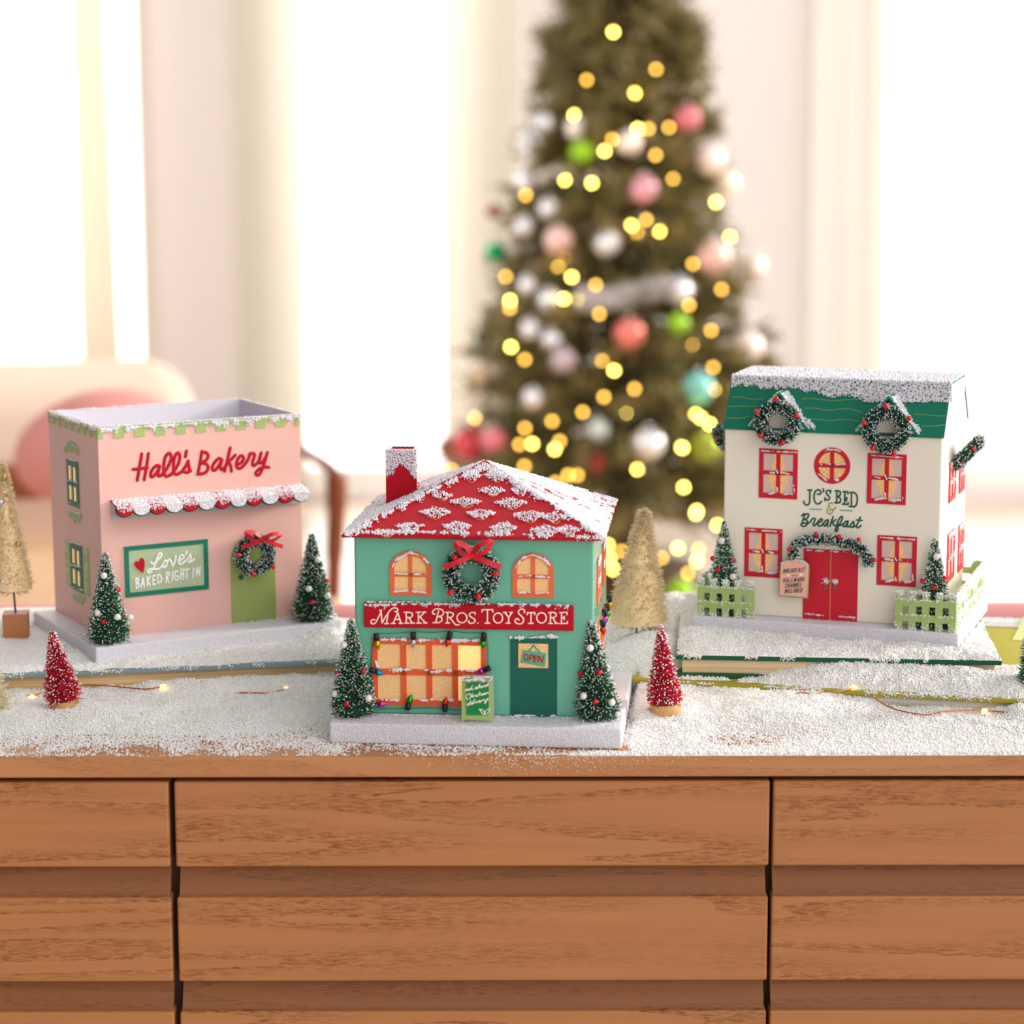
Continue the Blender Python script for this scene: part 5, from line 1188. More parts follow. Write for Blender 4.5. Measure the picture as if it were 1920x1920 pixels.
# hanging tag sign
to = (1450, 1040); ts = 21.333; TYv = yf - .0055; TY = lambda px, py: BB.y(px, py, TYv)
shape = zc(to, ts, [(215, 1655), (285, 380), (340, 300), (440, 215), (700, 168), (1000, 155), (1200, 205), (1330, 300), (1435, 430), (1448, 520), (1385, 1758)])
cxs = sum(p[0] for p in shape) / len(shape); cys = sum(p[1] for p in shape) / len(shape)
tg = poly_plate(BB, BB.root, 'tag_sign', mat('tag_edge', (140, 150, 92), .6), TY, NF, shape, -.0008, .0004)
poly_plate(BB, tg, 'sign_face', mat('tag_pink', (238, 178, 160), .6), TY, NF, [(cxs + (x - cxs) * .945, cys + (y - cys) * .955) for x, y in shape], .0003, .0006)
TY2 = lambda px, py: BB.y(px, py, TYv - .0006)
GL = dict(B=[[(0, 0), (0, 1)], [(0, 1), (.6, .95), (.65, .7), (.5, .55), (0, .52)], [(.5, .52), (.75, .35), (.65, .05), (0, 0)]], R=[[(0, 0), (0, 1)], [(0, 1), (.65, .95), (.65, .6), (0, .5)], [(.3, .5), (.75, 0)]], E=[[(.7, 1), (0, 1), (0, 1)], [(0, 1), (0, 0)], [(0, 0), (.7, 0)], [(0, .5), (.55, .5)]],
          A=[[(0, 0), (.4, 1)], [(.4, 1), (.8, 0)], [(.15, .35), (.65, .35)]], K=[[(0, 0), (0, 1)], [(.7, 1), (0, .45)], [(.2, .55), (.75, 0)]], F=[[(0, 0), (0, 1)], [(0, 1), (.7, 1)], [(0, .5), (.55, .5)]], S=[[(.7, .9), (.35, 1), (.05, .8), (.3, .55), (.65, .3), (.4, 0), (0, .1)]], T=[[(0, 1), (.8, 1)], [(.4, 1), (.4, 0)]],
          H=[[(0, 0), (0, 1)], [(.7, 0), (.7, 1)], [(0, .5), (.7, .5)]], L=[[(0, 1), (0, 0)], [(0, 0), (.65, 0)]], M=[[(0, 0), (.05, 1)], [(.05, 1), (.45, .2)], [(.45, .2), (.85, 1)], [(.85, 1), (.9, 0)]], C=[[(.7, .85), (.35, 1), (0, .6), (.05, .2), (.35, 0), (.7, .15)]], N=[[(0, 0), (0, 1)], [(0, 1), (.7, 0)], [(.7, 0), (.7, 1)]], I=[[(.1, 0), (.1, 1)]], U=[[(0, 1), (0, .2), (.35, 0), (.7, .2), (.7, 1)]], D=[[(0, 0), (0, 1)], [(0, 1), (.5, .95), (.75, .5), (.5, .05), (0, 0)]])
def caps(text, b0, b1, h, slant=.22):
    out = []; adv = [.55 if c == 'I' else (1.2 if c == 'M' else 1.0) for c in text]; tot = sum(adv) - .3; x = 0
    for c, a in zip(text, adv):
        sx = (b1[0] - b0[0]) / tot * .82
        for ln in GL[c]:
            out.append([(b0[0] + (b1[0] - b0[0]) * x / tot + u * sx * .92 + v * h * slant, b0[1] + (b1[1] - b0[1]) * (x + u * .8) / tot - v * h) for u, v in ln])
        x += a
    return out
T1 = caps('BREAKFAST', (395, 735), (1265, 675), 155) + caps('HALLMARK', (395, 1100), (1250, 1058), 150) + caps('CHANNEL', (468, 1315), (1135, 1280), 155) + caps('INCLUDED', (448, 1530), (1150, 1495), 150)
tag(strokes(BB, tg, 'lettering', DGREENP, TY2, NF, to, ts, 26, T1, .0003, 4), 'dark green capital lettering')
tag(strokes(BB, tg, 'lettering', ORANGE, TY2, NF, to, ts, 22, [[(800, 815), (745, 820), (735, 850), (770, 850), (800, 815), (805, 850)], [(830, 850), (840, 815), (870, 820), (875, 850)], [(930, 815), (890, 830), (900, 850), (935, 840), (965, 770)], [(935, 840), (945, 848)]], .0003, 4), 'orange script lettering')
b = MB()
for q in ((590, 820), (1105, 800)):
    p0, = zc(to, ts, [q]); pp = TY2(*p0)
    for k in range(3):
        an = k * math.pi / 3; r_ = .0011; b.tube([pp + r_ * np.array([math.cos(an), 0, math.sin(an)]), pp - r_ * np.array([math.cos(an), 0, math.sin(an)])], .00022, 6)
b.build('snowflake', WHITEP, tg)
snow_part('snow_trim', tg, [grain_px(BB, TY2, NF, strip_pts(zc(to, ts, [(330, 350), (520, 250), (760, 220), (1050, 240), (1250, 300), (1390, 430)]), 2.4, 300), (.22, .42))])
# wreaths and garland
for (cx_, cy_, R_, rt_, bs) in ((1457.6, 792.4, 30.5, 13.5, [((830, 515), z1), ((590, 675), z1), ((1080, 725), z1), ((635, 975), z1), ((908, 1062), z1)]), (1661.4, 805.2, 32.0, 14, [((600, 600), (1570, 670)), ((330, 810), (1570, 670)), ((890, 760), (1570, 670)), ((440, 1130), (1570, 670)), ((705, 1205), (1570, 670))])):
    c = BB.y(cx_, cy_, yf - .0065); k = BB.m(c); w1 = wreath(BB.root, c, EX, EZ, R_ * k, rt_ * k, n=3000)
    for q, oo in bs:
        p, = zc(oo, s1, [q]); berry(w1, BB.y(p[0], p[1], yf - .0115), .0017, (p[0] - cx_, -8, cy_ - p[1]))
ga = [BB.y(*q, yf - .0055) for q in zc((1280, 940), 6.4, [(1335, 670), (1330, 610), (1355, 545), (1420, 490), (1500, 470), (1620, 460), (1740, 465), (1860, 470)])] + [BB.y(*q, yf - .0055) for q in zc((1560, 940), 6.0, [(120, 465), (220, 490), (310, 530), (375, 590), (405, 650), (410, 720)])]
ga = smooth(ga, 5); k = BB.m(ga[0]); w1 = wreath(BB.root, ga[0], EX, EZ, 0, 10.5 * k, n=3400, name='door_garland', path=ga)
for p, dd in ((zc((1280, 940), 6.4, [(1600, 390)])[0], (0, -.3, 1)), (zc((1280, 940), 6.4, [(1880, 425)])[0], (.2, -.6, .6)), (zc((1280, 940), 6.4, [(1278, 578)])[0], (-1, -.4, 0)), (zc((1560, 940), 6.0, [(80, 398)])[0], (.1, -.5, .8)), (zc((1560, 940), 6.0, [(300, 430)])[0], (.5, -.4, .8)), (zc((1560, 940), 6.0, [(474, 660)])[0], (1, -.3, 0))):
    berry(w1, BB.y(p[0], p[1], yf - .0085), .0015, dd)
EY_ = np.array([0, 1., 0])
for sgn, xv in ((1, xr), (-1, xl)):
    zc_ = BB.x(1806, 832, xr)[2]; c = np.array([xv + sgn * .0055, wy - .004, zc_]); TL = math.radians(42); UP = np.array([sgn * math.sin(TL), 0, math.cos(TL)]); c = c + np.array([sgn * .003, 0, 0]); w1 = wreath(BB.root, c, np.array([0, sgn * 1., 0]), UP, .0092, .0047, n=2200)
    for an in (.3, 1.5, 2.6, 3.9, 5.2): berry(w1, c + .0100 * (math.cos(an) * EY_ + math.sin(an) * UP) + np.array([sgn * .0022, -.0026, 0]), .0014, (sgn, -1, math.sin(an)))
# windows on the right wall
FXR = lambda px, py: BB.x(px, py, xr)
for cor, o_, s_ in (([(1385, 1290), (1462, 1275), (1462, 1745), (1380, 1790)], (1570, 670), 6.62), ([(1510, 1215), (1572, 1200), (1572, 1640), (1508, 1680)], (1570, 670), 6.62), ([(1295, 350), (1370, 330), (1365, 860), (1285, 900)], (1560, 940), 6.0), ([(1415, 262), (1470, 240), (1470, 745), (1412, 785)], (1560, 940), 6.0)):
    a0, a1, q0, q1 = rect_of(FXR, zc(o_, s_, cor), 1); side_win(BB, xr, min(a0, a1), max(a0, a1), q0, q1, False, REDW, CURT)
# fences
yT = yf - .0060
def fence(p0, p1, n, h, th=.0014, name='fence', snow=900, full=0):
    p0 = np.asarray(p0, float); p1 = np.asarray(p1, float); d = p1 - p0; L = np.linalg.norm(d); d /= L; nn = np.array([-d[1], d[0], 0.]); pit = L / (n - .45)
    pw = pit * .55; F0 = lambda a, c: p0 + d * a + np.array([0, 0, c]); F1 = lambda a, c: p0 + d * a + np.array([0, 0, c]) + nn * th
    b = MB()
    for i in range(n):
        x = i * pit; b.prism([(x, 0), (x + pw, 0)] + circ(x + pw / 2, h - pw / 2, pw / 2, None, 8, 0, math.pi, True), F0, F1)
    for za, zb2 in ((h * .22, h * .41), (h * .62, h * .80)): b.prism(rc(0, L, za, zb2), lambda a, c: F0(a, c) + nn * .0002, lambda a, c: F1(a, c) - nn * .0002)
    f = b.build(name, SAGE, BB.root)
    pts = []; 
    for i in range(n):
        x = i * pit + pw / 2; m_ = snow // n // 2
        pts.append(np.stack([x + np.clip(RNG.normal(0, pw * .3, m_), -pw * .5, pw * .5), np.zeros(m_), h - np.abs(RNG.normal(0, h * .09, m_)) + .0004], 1)); pts.append(np.stack([x + np.clip(RNG.normal(0, pw * .32, m_ // 2), -pw * .5, pw * .5), np.zeros(m_ // 2), np.abs(RNG.normal(0, h * .09, m_ // 2))], 1))
    m_ = snow // 6; pts.append(np.stack([RNG.uniform(0, L, m_), np.zeros(m_), h * .80 - np.abs(RNG.normal(0, h * .03, m_)) + .0004], 1)); pts.append(np.stack([RNG.uniform(0, L, m_ // 2), np.zeros(m_ // 2), h * .41 - np.abs(RNG.normal(0, h * .025, m_ // 2)) + .0002], 1))
    if full:
        q = np.stack([RNG.uniform(0, L, full), np.zeros(full), RNG.uniform(0, h * .95, full)], 1); zz2 = q[:, 2] / h
        on = ((q[:, 0] % pit) < pw) | ((zz2 > .22) & (zz2 < .41)) | ((zz2 > .62) & (zz2 < .80)); pts.append(q[on & (fbm(q[:, 0] * 150, q[:, 2] * 150, 3, 2) > .32)])
    Q = np.concatenate(pts); P = p0 + d * Q[:, :1] + np.array([0, 0, 1.]) * Q[:, 2:] - nn * RNG.uniform(0, .0007, (len(Q), 1)) + nn * np.where(RNG.uniform(0, 1, (len(Q), 1)) < .35, th * .5, 0)
    V, Fc = octas(P, RNG.uniform(.34, .7, len(P)) * .001); npmesh('snow_trim', V, Fc, FROST, f); return f
yF = -bd / 2 + .0022; hf = .0240
A = BB.y(1306.8, 1150, yF)[0]; B_ = BB.y(1413, 1158, yF)[0]; C = BB.y(1677.5, 1180, yF)[0]; D = BB.y(1791.5, 1186, yF)[0]
fence((A, yF, bh), (B_, yF, bh), 5, hf, snow=620); fence((C, yF, bh), (D, yF, bh), 5, hf, snow=620)
xR = bw / 2 - .0024; fence((xR, yF + .002, bh), (xR, bd / 2 - .003, bh), 13, hf, snow=2400, full=3600)
fence((-xR, bd / 2 - .003, bh), (-xR, yF + .002, bh), 13, hf, snow=1000)
fence((xR, bd / 2 - .002, bh), (xr - .012, bd / 2 - .002, bh), 2, hf, snow=160)
z3_, z4_ = (1280, 940), (1560, 940)
mini_tree(BB, (1358, 1150), (1357.5, 977), 82, bh, [(*zc(z3_, 6.4, [(452, 482)])[0], 'p'), (*zc(z3_, 6.4, [(350, 690)])[0], 'r'), (*zc(z3_, 6.4, [(610, 708)])[0], 'r'), (*zc(z3_, 6.4, [(400, 840)])[0], 'r'), (*zc(z3_, 6.4, [(320, 900)])[0], 'p'), (*zc(z3_, 6.4, [(585, 920)])[0], 'p')], yfix=yT, sy=.40)
mini_tree(BB, (1752, 1172), (1753, 1010), 80, bh, [(*zc(z4_, 6, [(1168, 630)])[0], 'p'), (*zc(z4_, 6, [(1012, 900)])[0], 'r'), (*zc(z4_, 6, [(1260, 872)])[0], 'r'), (*zc(z4_, 6, [(1132, 990)])[0], 'r'), (*zc(z4_, 6, [(982, 1035)])[0], 'p'), (*zc(z4_, 6, [(1275, 1095)])[0], 'p')], yfix=yT, sy=.40)
snow_part('snow_dusting', BB.root, [grain_px(BB, lambda a, c: BB.z(a, c, bh), NU, np.stack([RNG.uniform(1310, 1780, 900), RNG.uniform(1156, 1180, 900)], 1), (.2, .36))])

# ------------------------------------------------------------------ loose snow
def project(P):
    p = np.asarray(P, float) - CO; d = p @ _fw; return PPX + F * (p @ CX) / d, PPY - F * (p @ CY) / d
def field(name, T, x0, x1, y0, y1, nx, ny, hf, zb, label, grains, gsize=(.32, .72), sparse=None, front=0):
    """heap of loose snow: T maps (x, y) of the support to the place; hf(x, y) gives the height over it"""
    xs = np.linspace(x0, x1, nx); ys = np.linspace(y0, y1, ny); X_, Y_ = np.meshgrid(xs, ys)
    h = hf(X_, Y_); P = T(X_.ravel(), Y_.ravel()); P[:, 2] = zb + np.maximum(h.ravel(), -.0002)
    i, j = np.meshgrid(np.arange(nx - 1), np.arange(ny - 1)); a = (j * nx + i).ravel()
    Fq = np.stack([a, a + 1, a + nx + 1, a + nx], 1)
    keep = (h.ravel()[Fq] > 0).any(1); Fq = Fq[keep]
    used = np.unique(Fq); mp = -np.ones(nx * ny, int); mp[used] = np.arange(len(used))
    o = npmesh(name, P[used], mp[Fq], SNOW, None, None, True)
    tag(o, label, 'snow', None, 'stuff')
    gx = RNG.uniform(x0, x1, grains); gy = RNG.uniform(y0, y1, grains)
    if front: gx = np.concatenate([gx, RNG.uniform(x0, x1, front)]); gy = np.concatenate([gy, RNG.uniform(y0, y0 + .075, front)]); grains += front
    hh = hf(gx, gy)
    ok = hh > .0001
    if sparse is not None: ok |= RNG.uniform(0, 1, grains) < sparse(gx, gy)
    gx, gy, hh = gx[ok], gy[ok], hh[ok]
    Pg = T(gx, gy); Pg[:, 2] = zb + np.maximum(hh, 0) + RNG.uniform(.0001, .0007, len(gx))
    V, Fc = octas(Pg, RNG.uniform(gsize[0], gsize[1], len(gx)) * .001)
    npmesh('snow_grains', V, Fc, GRAIN, o)
    return o
def gz(x, y, px, py, z, sx, sy, amp):
    c = onz(px, py, Z0 + z); return amp * np.exp(-((x - c[0]) / sx) ** 2 - ((y - c[1]) / sy) ** 2)
def inside(fr, x, y, hx0, hx1, hy0, hy1, m):
    """1 inside a rectangle of a frame, falling to 0 over m"""
    p = np.stack([x - fr.o[0], y - fr.o[1], np.zeros_like(x)], -1) @ fr.R
    d = np.maximum(np.maximum(hx0 - p[..., 0], p[..., 0] - hx1), np.maximum(hy0 - p[..., 1], p[..., 1] - hy1))
    return 1 - sstep(0, m, d)
def h_table(x, y):
    s = y - YC
    n = fbm(x * 26 + 3, y * 26, 1, 4) - .47; n2 = fbm(x * 110, y * 110, 5, 3) - .45
    left = 1 - sstep(-.06, .03, x)
    h = (-.0022 + .0085 * sstep(.015, .12, s)) * left + (1 - left) * (.0006 + .0062 * sstep(.0, .13, s))
    h = h + .0125 * n * sstep(.02, .12, s) + .0026 * n2 * sstep(.0, .08, s)
    for a in ((300, 1312, 0, .030, .018, .0075), (470, 1310, 0, .04, .02, .0035), (110, 1350, 0, .05, .02, .0025), (1600, 1305, 0, .030, .022, .0085), (1480, 1330, 0, .045, .02, .004), (1915, 1352, 0, .010, .008, .005), (1225, 1262, 0, .030, .050, .0175), (1265, 1200, 0, .024, .06, .018), (1330, 1150, 0, .05, .05, .016), (1180, 1290, 0, .02, .03, .003)):
        h = h + gz(x, y, *a)
    h = h - gz(x, y, 1800, 1326, 0, .060, .012, .0055) - gz(x, y, 1915, 1330, 0, .03, .012, .006) - gz(x, y, 1430, 1303, 0, .030, .010, .0030)
    h = h - gz(x, y, 1395, 1385, 0, .022, .014, .006) - gz(x, y, 700, 1412, 0, .09, .012, .003)
    h = h - .012 * inside(TS, x, y, -.0815, .0815, -.0628, .0755, .006) - gz(x, y, 1175, 1345, 0, .006, .03, .004)
    # thin towards both ends of the worktop and the very front edge
    return np.minimum(h, (s - .0015) * .25)
def sp_table(x, y):
    s = y - YC; b = fbm(x * 70, y * 70, 9, 3)
    q = np.clip(.40 + 1.1 * sstep(.0, .05, s) + (b - .5) * 2.2, .06, 1) * (1 - inside(TS, x, y, -.0822, .0822, -.0634, .076, .001))
    return q * (s > .0008)
ID = lambda x, y: np.stack([x, y, np.zeros_like(x)], 1)
field('snow_drift', ID, -.40, .40, YC + .0006, YBK - .004, 330, 150, h_table, Z0 + .0001, 'loose white snow spread over the sideboard top around the houses', 105000, (.30, .68), sp_table, 60000)
sp = bpy.data.objects['snow_drift']; n_ = 330; Pv = np.stack([RNG.normal(.02, .028, n_), np.full(n_, YC - .0003), Z0 - np.abs(RNG.normal(0, .0045, n_))], 1); Pv = Pv[Pv[:, 2] > zt_bot + .0005]
V, Fc = octas(Pv, RNG.uniform(.2, .4, len(Pv)) * .001); npmesh('snow_sprinkle', V, Fc, GRAIN, sp)
def book_T(bk):
    r, A, yaw, x0, x1 = bk; c, s = math.cos(yaw), math.sin(yaw)
    return lambda x, y: np.stack([A[0] + c * x - s * y, A[1] + s * x + c * y, np.zeros_like(x)], 1)
def wl(bk, px, py, z):
    r, A, yaw, x0, x1 = bk; p = onz(px, py, Z0 + z); c, s = math.cos(yaw), math.sin(yaw); d = p - A; return c * d[0] + s * d[1], -s * d[0] + c * d[1]
def gb(bk, x, y, px, py, z, sx, sy, amp):
    cx, cy = wl(bk, px, py, z); return amp * np.exp(-((x - cx) / sx) ** 2 - ((y - cy) / sy) ** 2)
def foot(fr, bk, x, y, hx, hy, m=.004):
    P = book_T(bk)(x.ravel(), y.ravel()); return inside(fr, P[:, 0].reshape(x.shape), P[:, 1].reshape(x.shape), -hx, hx, -hy, hy, m)
def h_b1(x, y):
    e = np.minimum.reduce([y, .20 - y, bk1[4] - x, x - bk1[3]])
    n = fbm(x * 60, y * 60, 2, 4) - .45; n2 = fbm(x * 260, y * 260, 6, 2) - .45
    h = -.0010 + .0038 * sstep(.0005, .014, e) + .0035 * n + .0012 * n2 + gb(bk1, x, y, 610, 1195, .017, .028, .020, .0065) + gb(bk1, x, y, 90, 1225, .017, .05, .02, .0012)
    return np.minimum(h, e * 1.5 - .0002) - .004 * foot(BK, bk1, x, y, .080, .060)
field('snow_layer', book_T(bk1), bk1[3], bk1[4], 0.0004, .199, 300, 190, h_b1, Z0 + .0170, 'snow layer on the slate blue book around the pink bakery', 30000, (.28, .6), lambda x, y: np.clip(.25 + y * 20, 0, .9) * (1 - foot(BK, bk1, x, y, .083, .0635, .001)))
def h_b3(x, y):
    e = np.minimum.reduce([y, .19 - y, bk3[4] - x, x])
    n = fbm(x * 70, y * 70, 3, 4) - .45; n2 = fbm(x * 260, y * 260, 7, 2) - .45
    h = .0004 + .0026 * sstep(.0, .012, e) + .0038 * n + .0016 * n2 + gb(bk3, x, y, 1300, 1200, .0255, .03, .02, .0035) + gb(bk3, x, y, 1500, 1222, .0255, .05, .012, .0016)
    return np.minimum(h, e * 1.8 - .0001) - .0065 * foot(BB, bk3, x, y, .0815, .0585)
field('snow_layer', book_T(bk3), .0004, bk3[4] - .0004, 0.0002, .189, 260, 210, h_b3, Z0 + .0255, 'snow layer on the dark green book around the cream inn', 30000, (.32, .7), lambda x, y: .5 * (1 - foot(BB, bk3, x, y, .084, .061, .001)))
def h_b2(x, y):
    r, A, yaw, x0, x1 = bk2
    e = np.minimum.reduce([y, x, bk2[4] - x]); n = fbm(x * 80, y * 80, 4, 4) - .45; n2 = fbm(x * 260, y * 260, 8, 2) - .45
    h = -.0012 + .0048 * sstep(.001, .012, e) + .0040 * n + .0014 * n2
    h = h + gb(bk2, x, y, 1560, 1272, .0115, .034, .014, .0066) + gb(bk2, x, y, 1700, 1275, .0115, .05, .014, .0056) + gb(bk2, x, y, 1830, 1290, .0115, .04, .016, .0042) - gb(bk2, x, y, 1345, 1268, .0115, .032, .016, .0040)
    h = np.minimum(h, e * 1.8 - .0001)
    return h
field('snow_heap', book_T(bk2), 0.0004, bk2[4], 0.0002, .075, 300, 110, h_b2, Z0 + .0115, 'snow heaped on the olive book against the dark green book', 17000, (.34, .75))
# grains hanging over the covers' front edges
def edge_grains(bk, z, n, parent, seed):
    x = RNG.uniform(bk[3] + .002, bk[4] - .002, n); k = fbm(x * 90, x * 0, seed, 3) > .46; x = x[k]; y = -np.abs(RNG.normal(0, .0005, len(x)))
    P = book_T(bk)(x, y); P[:, 2] = Z0 + z - np.abs(RNG.normal(0, .0011, len(x))) + .0004; V, Fc = octas(P, RNG.uniform(.3, .6, len(x)) * .001); npmesh('snow_fringe', V, Fc, GRAIN, bpy.data.objects[parent])
edge_grains(bk1, .0170, 900, 'snow_layer', 31); edge_grains(bk3, .0255, 1500, 'snow_layer.001', 37); edge_grains(bk2, .0115, 1100, 'snow_heap', 41)
# ------------------------------------------------------------------ small loose trees
def loose_tree(name, base, tip, r, label, cat_, group, mb, mc, n, base_kind, frost=0., bead=(), stem=0., fs=.0007, brad=.0004, tipr=.1, coner=.62, block=(.014, .014), yaw=0., fm=None):
    base = np.asarray(base, float); tip = np.asarray(tip, float)
    r_ = empty(name, tuple(base)); tag(r_, label, cat_, group)
    ax = tip - base; b0 = np.zeros(3)
    if base_kind == 'disc':
        h = .0062; d = ax / np.linalg.norm(ax)
        b = MB(); b.lathe([(block[0] * .98, 0), (block[0], .0004), (block[0], h - .0004), (block[0] * .98, h)], 32)
        o = b.build('base', GOLDW, r_, True); o.rotation_euler = Vector(tuple(d)).to_track_quat('Z', 'Y').to_euler() if abs(d[0]) > .05 else (0, 0, 0)
        for p in o.data.polygons: p.use_smooth = len(p.vertices) == 4
        b0 = d * h
    elif base_kind == 'cube':
        s, h = block; b = MB(); b.box(-s / 2, s / 2, -s / 2, s / 2, 0, h); o = b.build('base', CUBE, r_); bevel(o, .0005, 2); o.rotation_euler = (0, 0, yaw); b0 = np.array([0, 0, h])
    t = brush_tree(r_, 'bristles', b0, ax, r, mb, mc, n=n, frost=frost, fsize=fs, stem=stem, brad=brad, tipr=tipr, coner=coner, up=.10, fm=fm)
    return r_, t
def up_to(base, px, py):
    return ony(px, py, base[1])
# red ones
B_ = onz(123.5, 1331, Z0 + .0045); T_ = up_to(B_, 97, 1185); k = mpp(B_)
loose_tree('bottle_brush_tree', B_, T_, 37 * k, 'small red frosted bottle brush tree leaning in front of the pink bakery', 'tabletop tree', 'small red bottle brush trees', REDBR, REDBRD, 2100, 'disc', frost=.32, fs=.00055, block=(27 * k, 0), tipr=.14)
B_ = onz(1248, 1337, Z0 + .0050); T_ = up_to(B_, 1238, 1171); k = mpp(B_)
loose_tree('bottle_brush_tree', B_, T_, 35.5 * k, 'small red frosted bottle brush tree between toy store and olive book', 'tabletop tree', 'small red bottle brush trees', REDBR, REDBRD, 2100, 'disc', frost=.34, fs=.00055, block=(29 * k, 0), tipr=.10)
# cream ones
B_ = onz(31, 1197, Z0 + .0185); T_ = up_to(B_, 4, 868); k = mpp(B_); s = 46 * k
r1, t1 = loose_tree('bottle_brush_tree', B_, T_, 40 * k, 'tall cream bottle brush tree on wood block at left frame edge', 'tabletop tree', 'cream bottle brush trees', CRBR, CRBRD, 2600, 'cube', frost=0., stem=.15, brad=.00034, block=(s, 50 * k), yaw=.12, tipr=.22, coner=.88)
for (px, py, m_) in ((8, 894, GOLDM), (34, 1020, GOLDM), (2, 941, SILVM), (4, 1090, SILVM)):
    q = ony(px, py, B_[1] - 26 * k) - B_; bead_on(t1, q, .0020, m_)
B_ = onz(1192, 1236, Z0 + .0006); T_ = ony(1208, 954, B_[1]); k = mpp(B_)
loose_tree('bottle_brush_tree', B_, T_, 60 * k, 'cream bottle brush tree on wood block behind the toy store', 'tabletop tree', 'cream bottle brush trees', CRBR, CRBRD, 2800, 'cube', frost=0., stem=.14, brad=.00038, block=(40 * k, 34 * k), yaw=.75, tipr=.20, coner=.88)
# two that only reach into the frame
B_ = onz(1944, 1330, Z0 + .0005); T_ = up_to(B_, 1938, 1120); k = mpp(B_)
loose_tree('bottle_brush_tree', B_, T_, 42 * k, 'green bottle brush tree mostly outside the right frame edge', 'tabletop tree', None, BRIS, BRISD, 1500, 'disc', frost=.3, block=(20 * k, 0))
B_ = onz(-28, 1345, Z0 + .0005); T_ = up_to(B_, -30, 1205); k = mpp(B_)
loose_tree('bottle_brush_tree', B_, T_, 54 * k, 'pale bottle brush tree mostly outside the left frame edge', 'tabletop tree', None, mat('pale_bristle', (232, 226, 190), .7, var=.08), CRBRD, 900, 'disc', frost=0., block=(20 * k, 0))

# ------------------------------------------------------------------ copper wire fairy lights
def fairy(name, label, runs, bulbs):
    b = MB()
    for run in runs: b.tube(smooth([onz(px, py, Z0 + z) for px, py, z in run], 6), .00045, 6)
    r = b.build(name, COPPER); tag(r, label, 'fairy lights', 'copper fairy lights in the snow')
    for (px, py, z) in bulbs:
        p = onz(px, py, Z0 + z); b = MB(); b.ball((0, 0, 0), .0014, 12, 0, (1.4, 1, 1)); o = b.build('bulb', WARM, r, True); o.location = tuple(p + np.array([0, 0, -.0005]))
fairy('fairy_lights', 'copper fairy light wire across the snow before the pink bakery', [[(-20, 1296, .006), (20, 1300, .005), (58, 1304, .005), (84, 1297, .006), (120, 1288, .007), (160, 1284, .0085), (215, 1287, .009), (270, 1292, .0095), (300, 1288, .011)], [(340, 1290, .010), (380, 1295, .008), (420, 1302, .0065), (450, 1299, .007), (500, 1299, .0075), (540, 1292, .008)]],
      [(60, 1305, .005), (306, 1285, .0118), (537, 1290, .0085)])
fairy('fairy_lights', 'copper fairy light wire across the snow before the olive book', [[(1440, 1318, .007), (1480, 1303, .010), (1510, 1299, .011), (1524, 1306, .0095), (1540, 1298, .011), (1572, 1296, .012), (1600, 1290, .0125)], [(1640, 1308, .0105), (1660, 1322, .008), (1690, 1333, .006), (1735, 1340, .005), (1760, 1335, .006), (1800, 1332, .006), (1860, 1333, .006), (1925, 1341, .006)]],
      [(1600, 1288, .013), (1846, 1331, .0068), (1378, 1309, .008)])

# ------------------------------------------------------------------ the christmas tree at the back
YT = 5.1; xc = ony(1165, 700, YT)[0]; zap = ony(1165, -560, YT)[2]; KM = mpp(np.array([xc, YT, 1.0]))
def trad(z): return max(.02, (zap - z) / KM * .232 * KM)
NEED = mat('fir_needles', (142, 134, 70), .7, scale=4, col2=(104, 94, 46)); NEED2 = mat('pale_gap_needles', (178, 156, 112), .7, scale=6, col2=(120, 104, 64)); BARK = mat('bark', (84, 58, 36), .8)  # paler second needle colour imitates bright background showing through the branches
ct = empty('christmas_tree', (xc, YT, 0)); tag(ct, 'tall decorated christmas tree in front of the wall between the windows', 'christmas tree')
b = MB(); b.tube([np.array((0, 0, 0)), np.array((0, 0, zap * .6)), np.array((0, 0, zap - .05))], [.045, .03, .008], 10); b.build('trunk', BARK, ct, True)
P0, P1, MI = [], [], []; zz_ = .28; sg_v = []
rngt = np.random.default_rng(5); bm = MB()
while zz_ < zap - .05:
    R_ = trad(zz_); nb = max(6, int(11 + 26 * R_)); ph = rngt.uniform(0, 6.28)
    for i in range(nb):
        a = ph + 2 * math.pi * i / nb + rngt.normal(0, .12); L_ = R_ * rngt.uniform(.80, 1.08); d = np.array([math.cos(a), math.sin(a), 0])
        zs = zz_ + rngt.normal(0, .025) + R_ * .10; 
        pts = [np.array([0, 0, zs]) + d * L_ * t + np.array([0, 0, (-.22 * t + .16 * t * t) * L_]) for t in (0.05, .4, .7, 1.0)]
        bm.tube(pts, [.006, .005, .004, .002], 4)
        nn = int(34 + 60 * L_); t = rngt.uniform(.22, 1.0, nn) ** .8
        base = np.array([0, 0, zs]) + d * (L_ * t)[:, None] + np.array([0, 0, 1.]) * ((-.22 * t + .16 * t * t) * L_)[:, None]
        side = np.cross(d, (0, 0, 1)); q = rngt.normal(0, 1, (nn, 3)); sp = side * rngt.uniform(-1, 1, nn)[:, None] + np.array([0, 0, 1.]) * rngt.normal(.0, .45, nn)[:, None] + d * .6
        sp /= np.linalg.norm(sp, axis=1, keepdims=True); ln_ = rngt.uniform(.035, .085, nn) * (1.15 - .5 * t)
        P0.append(base); P1.append(base + sp * ln_[:, None])
    zz_ += .048 + .02 * R_
P0 = np.concatenate(P0); P1 = np.concatenate(P1); V, Fc = needles(P0, P1, .0040)
mi = np.repeat((RNG.uniform(0, 1, len(P0)) < .4).astype(int), 6)
fo = npmesh('foliage', V, Fc, [NEED, NEED2], ct, mi); bm.build('branch_frame', BARK, ct)
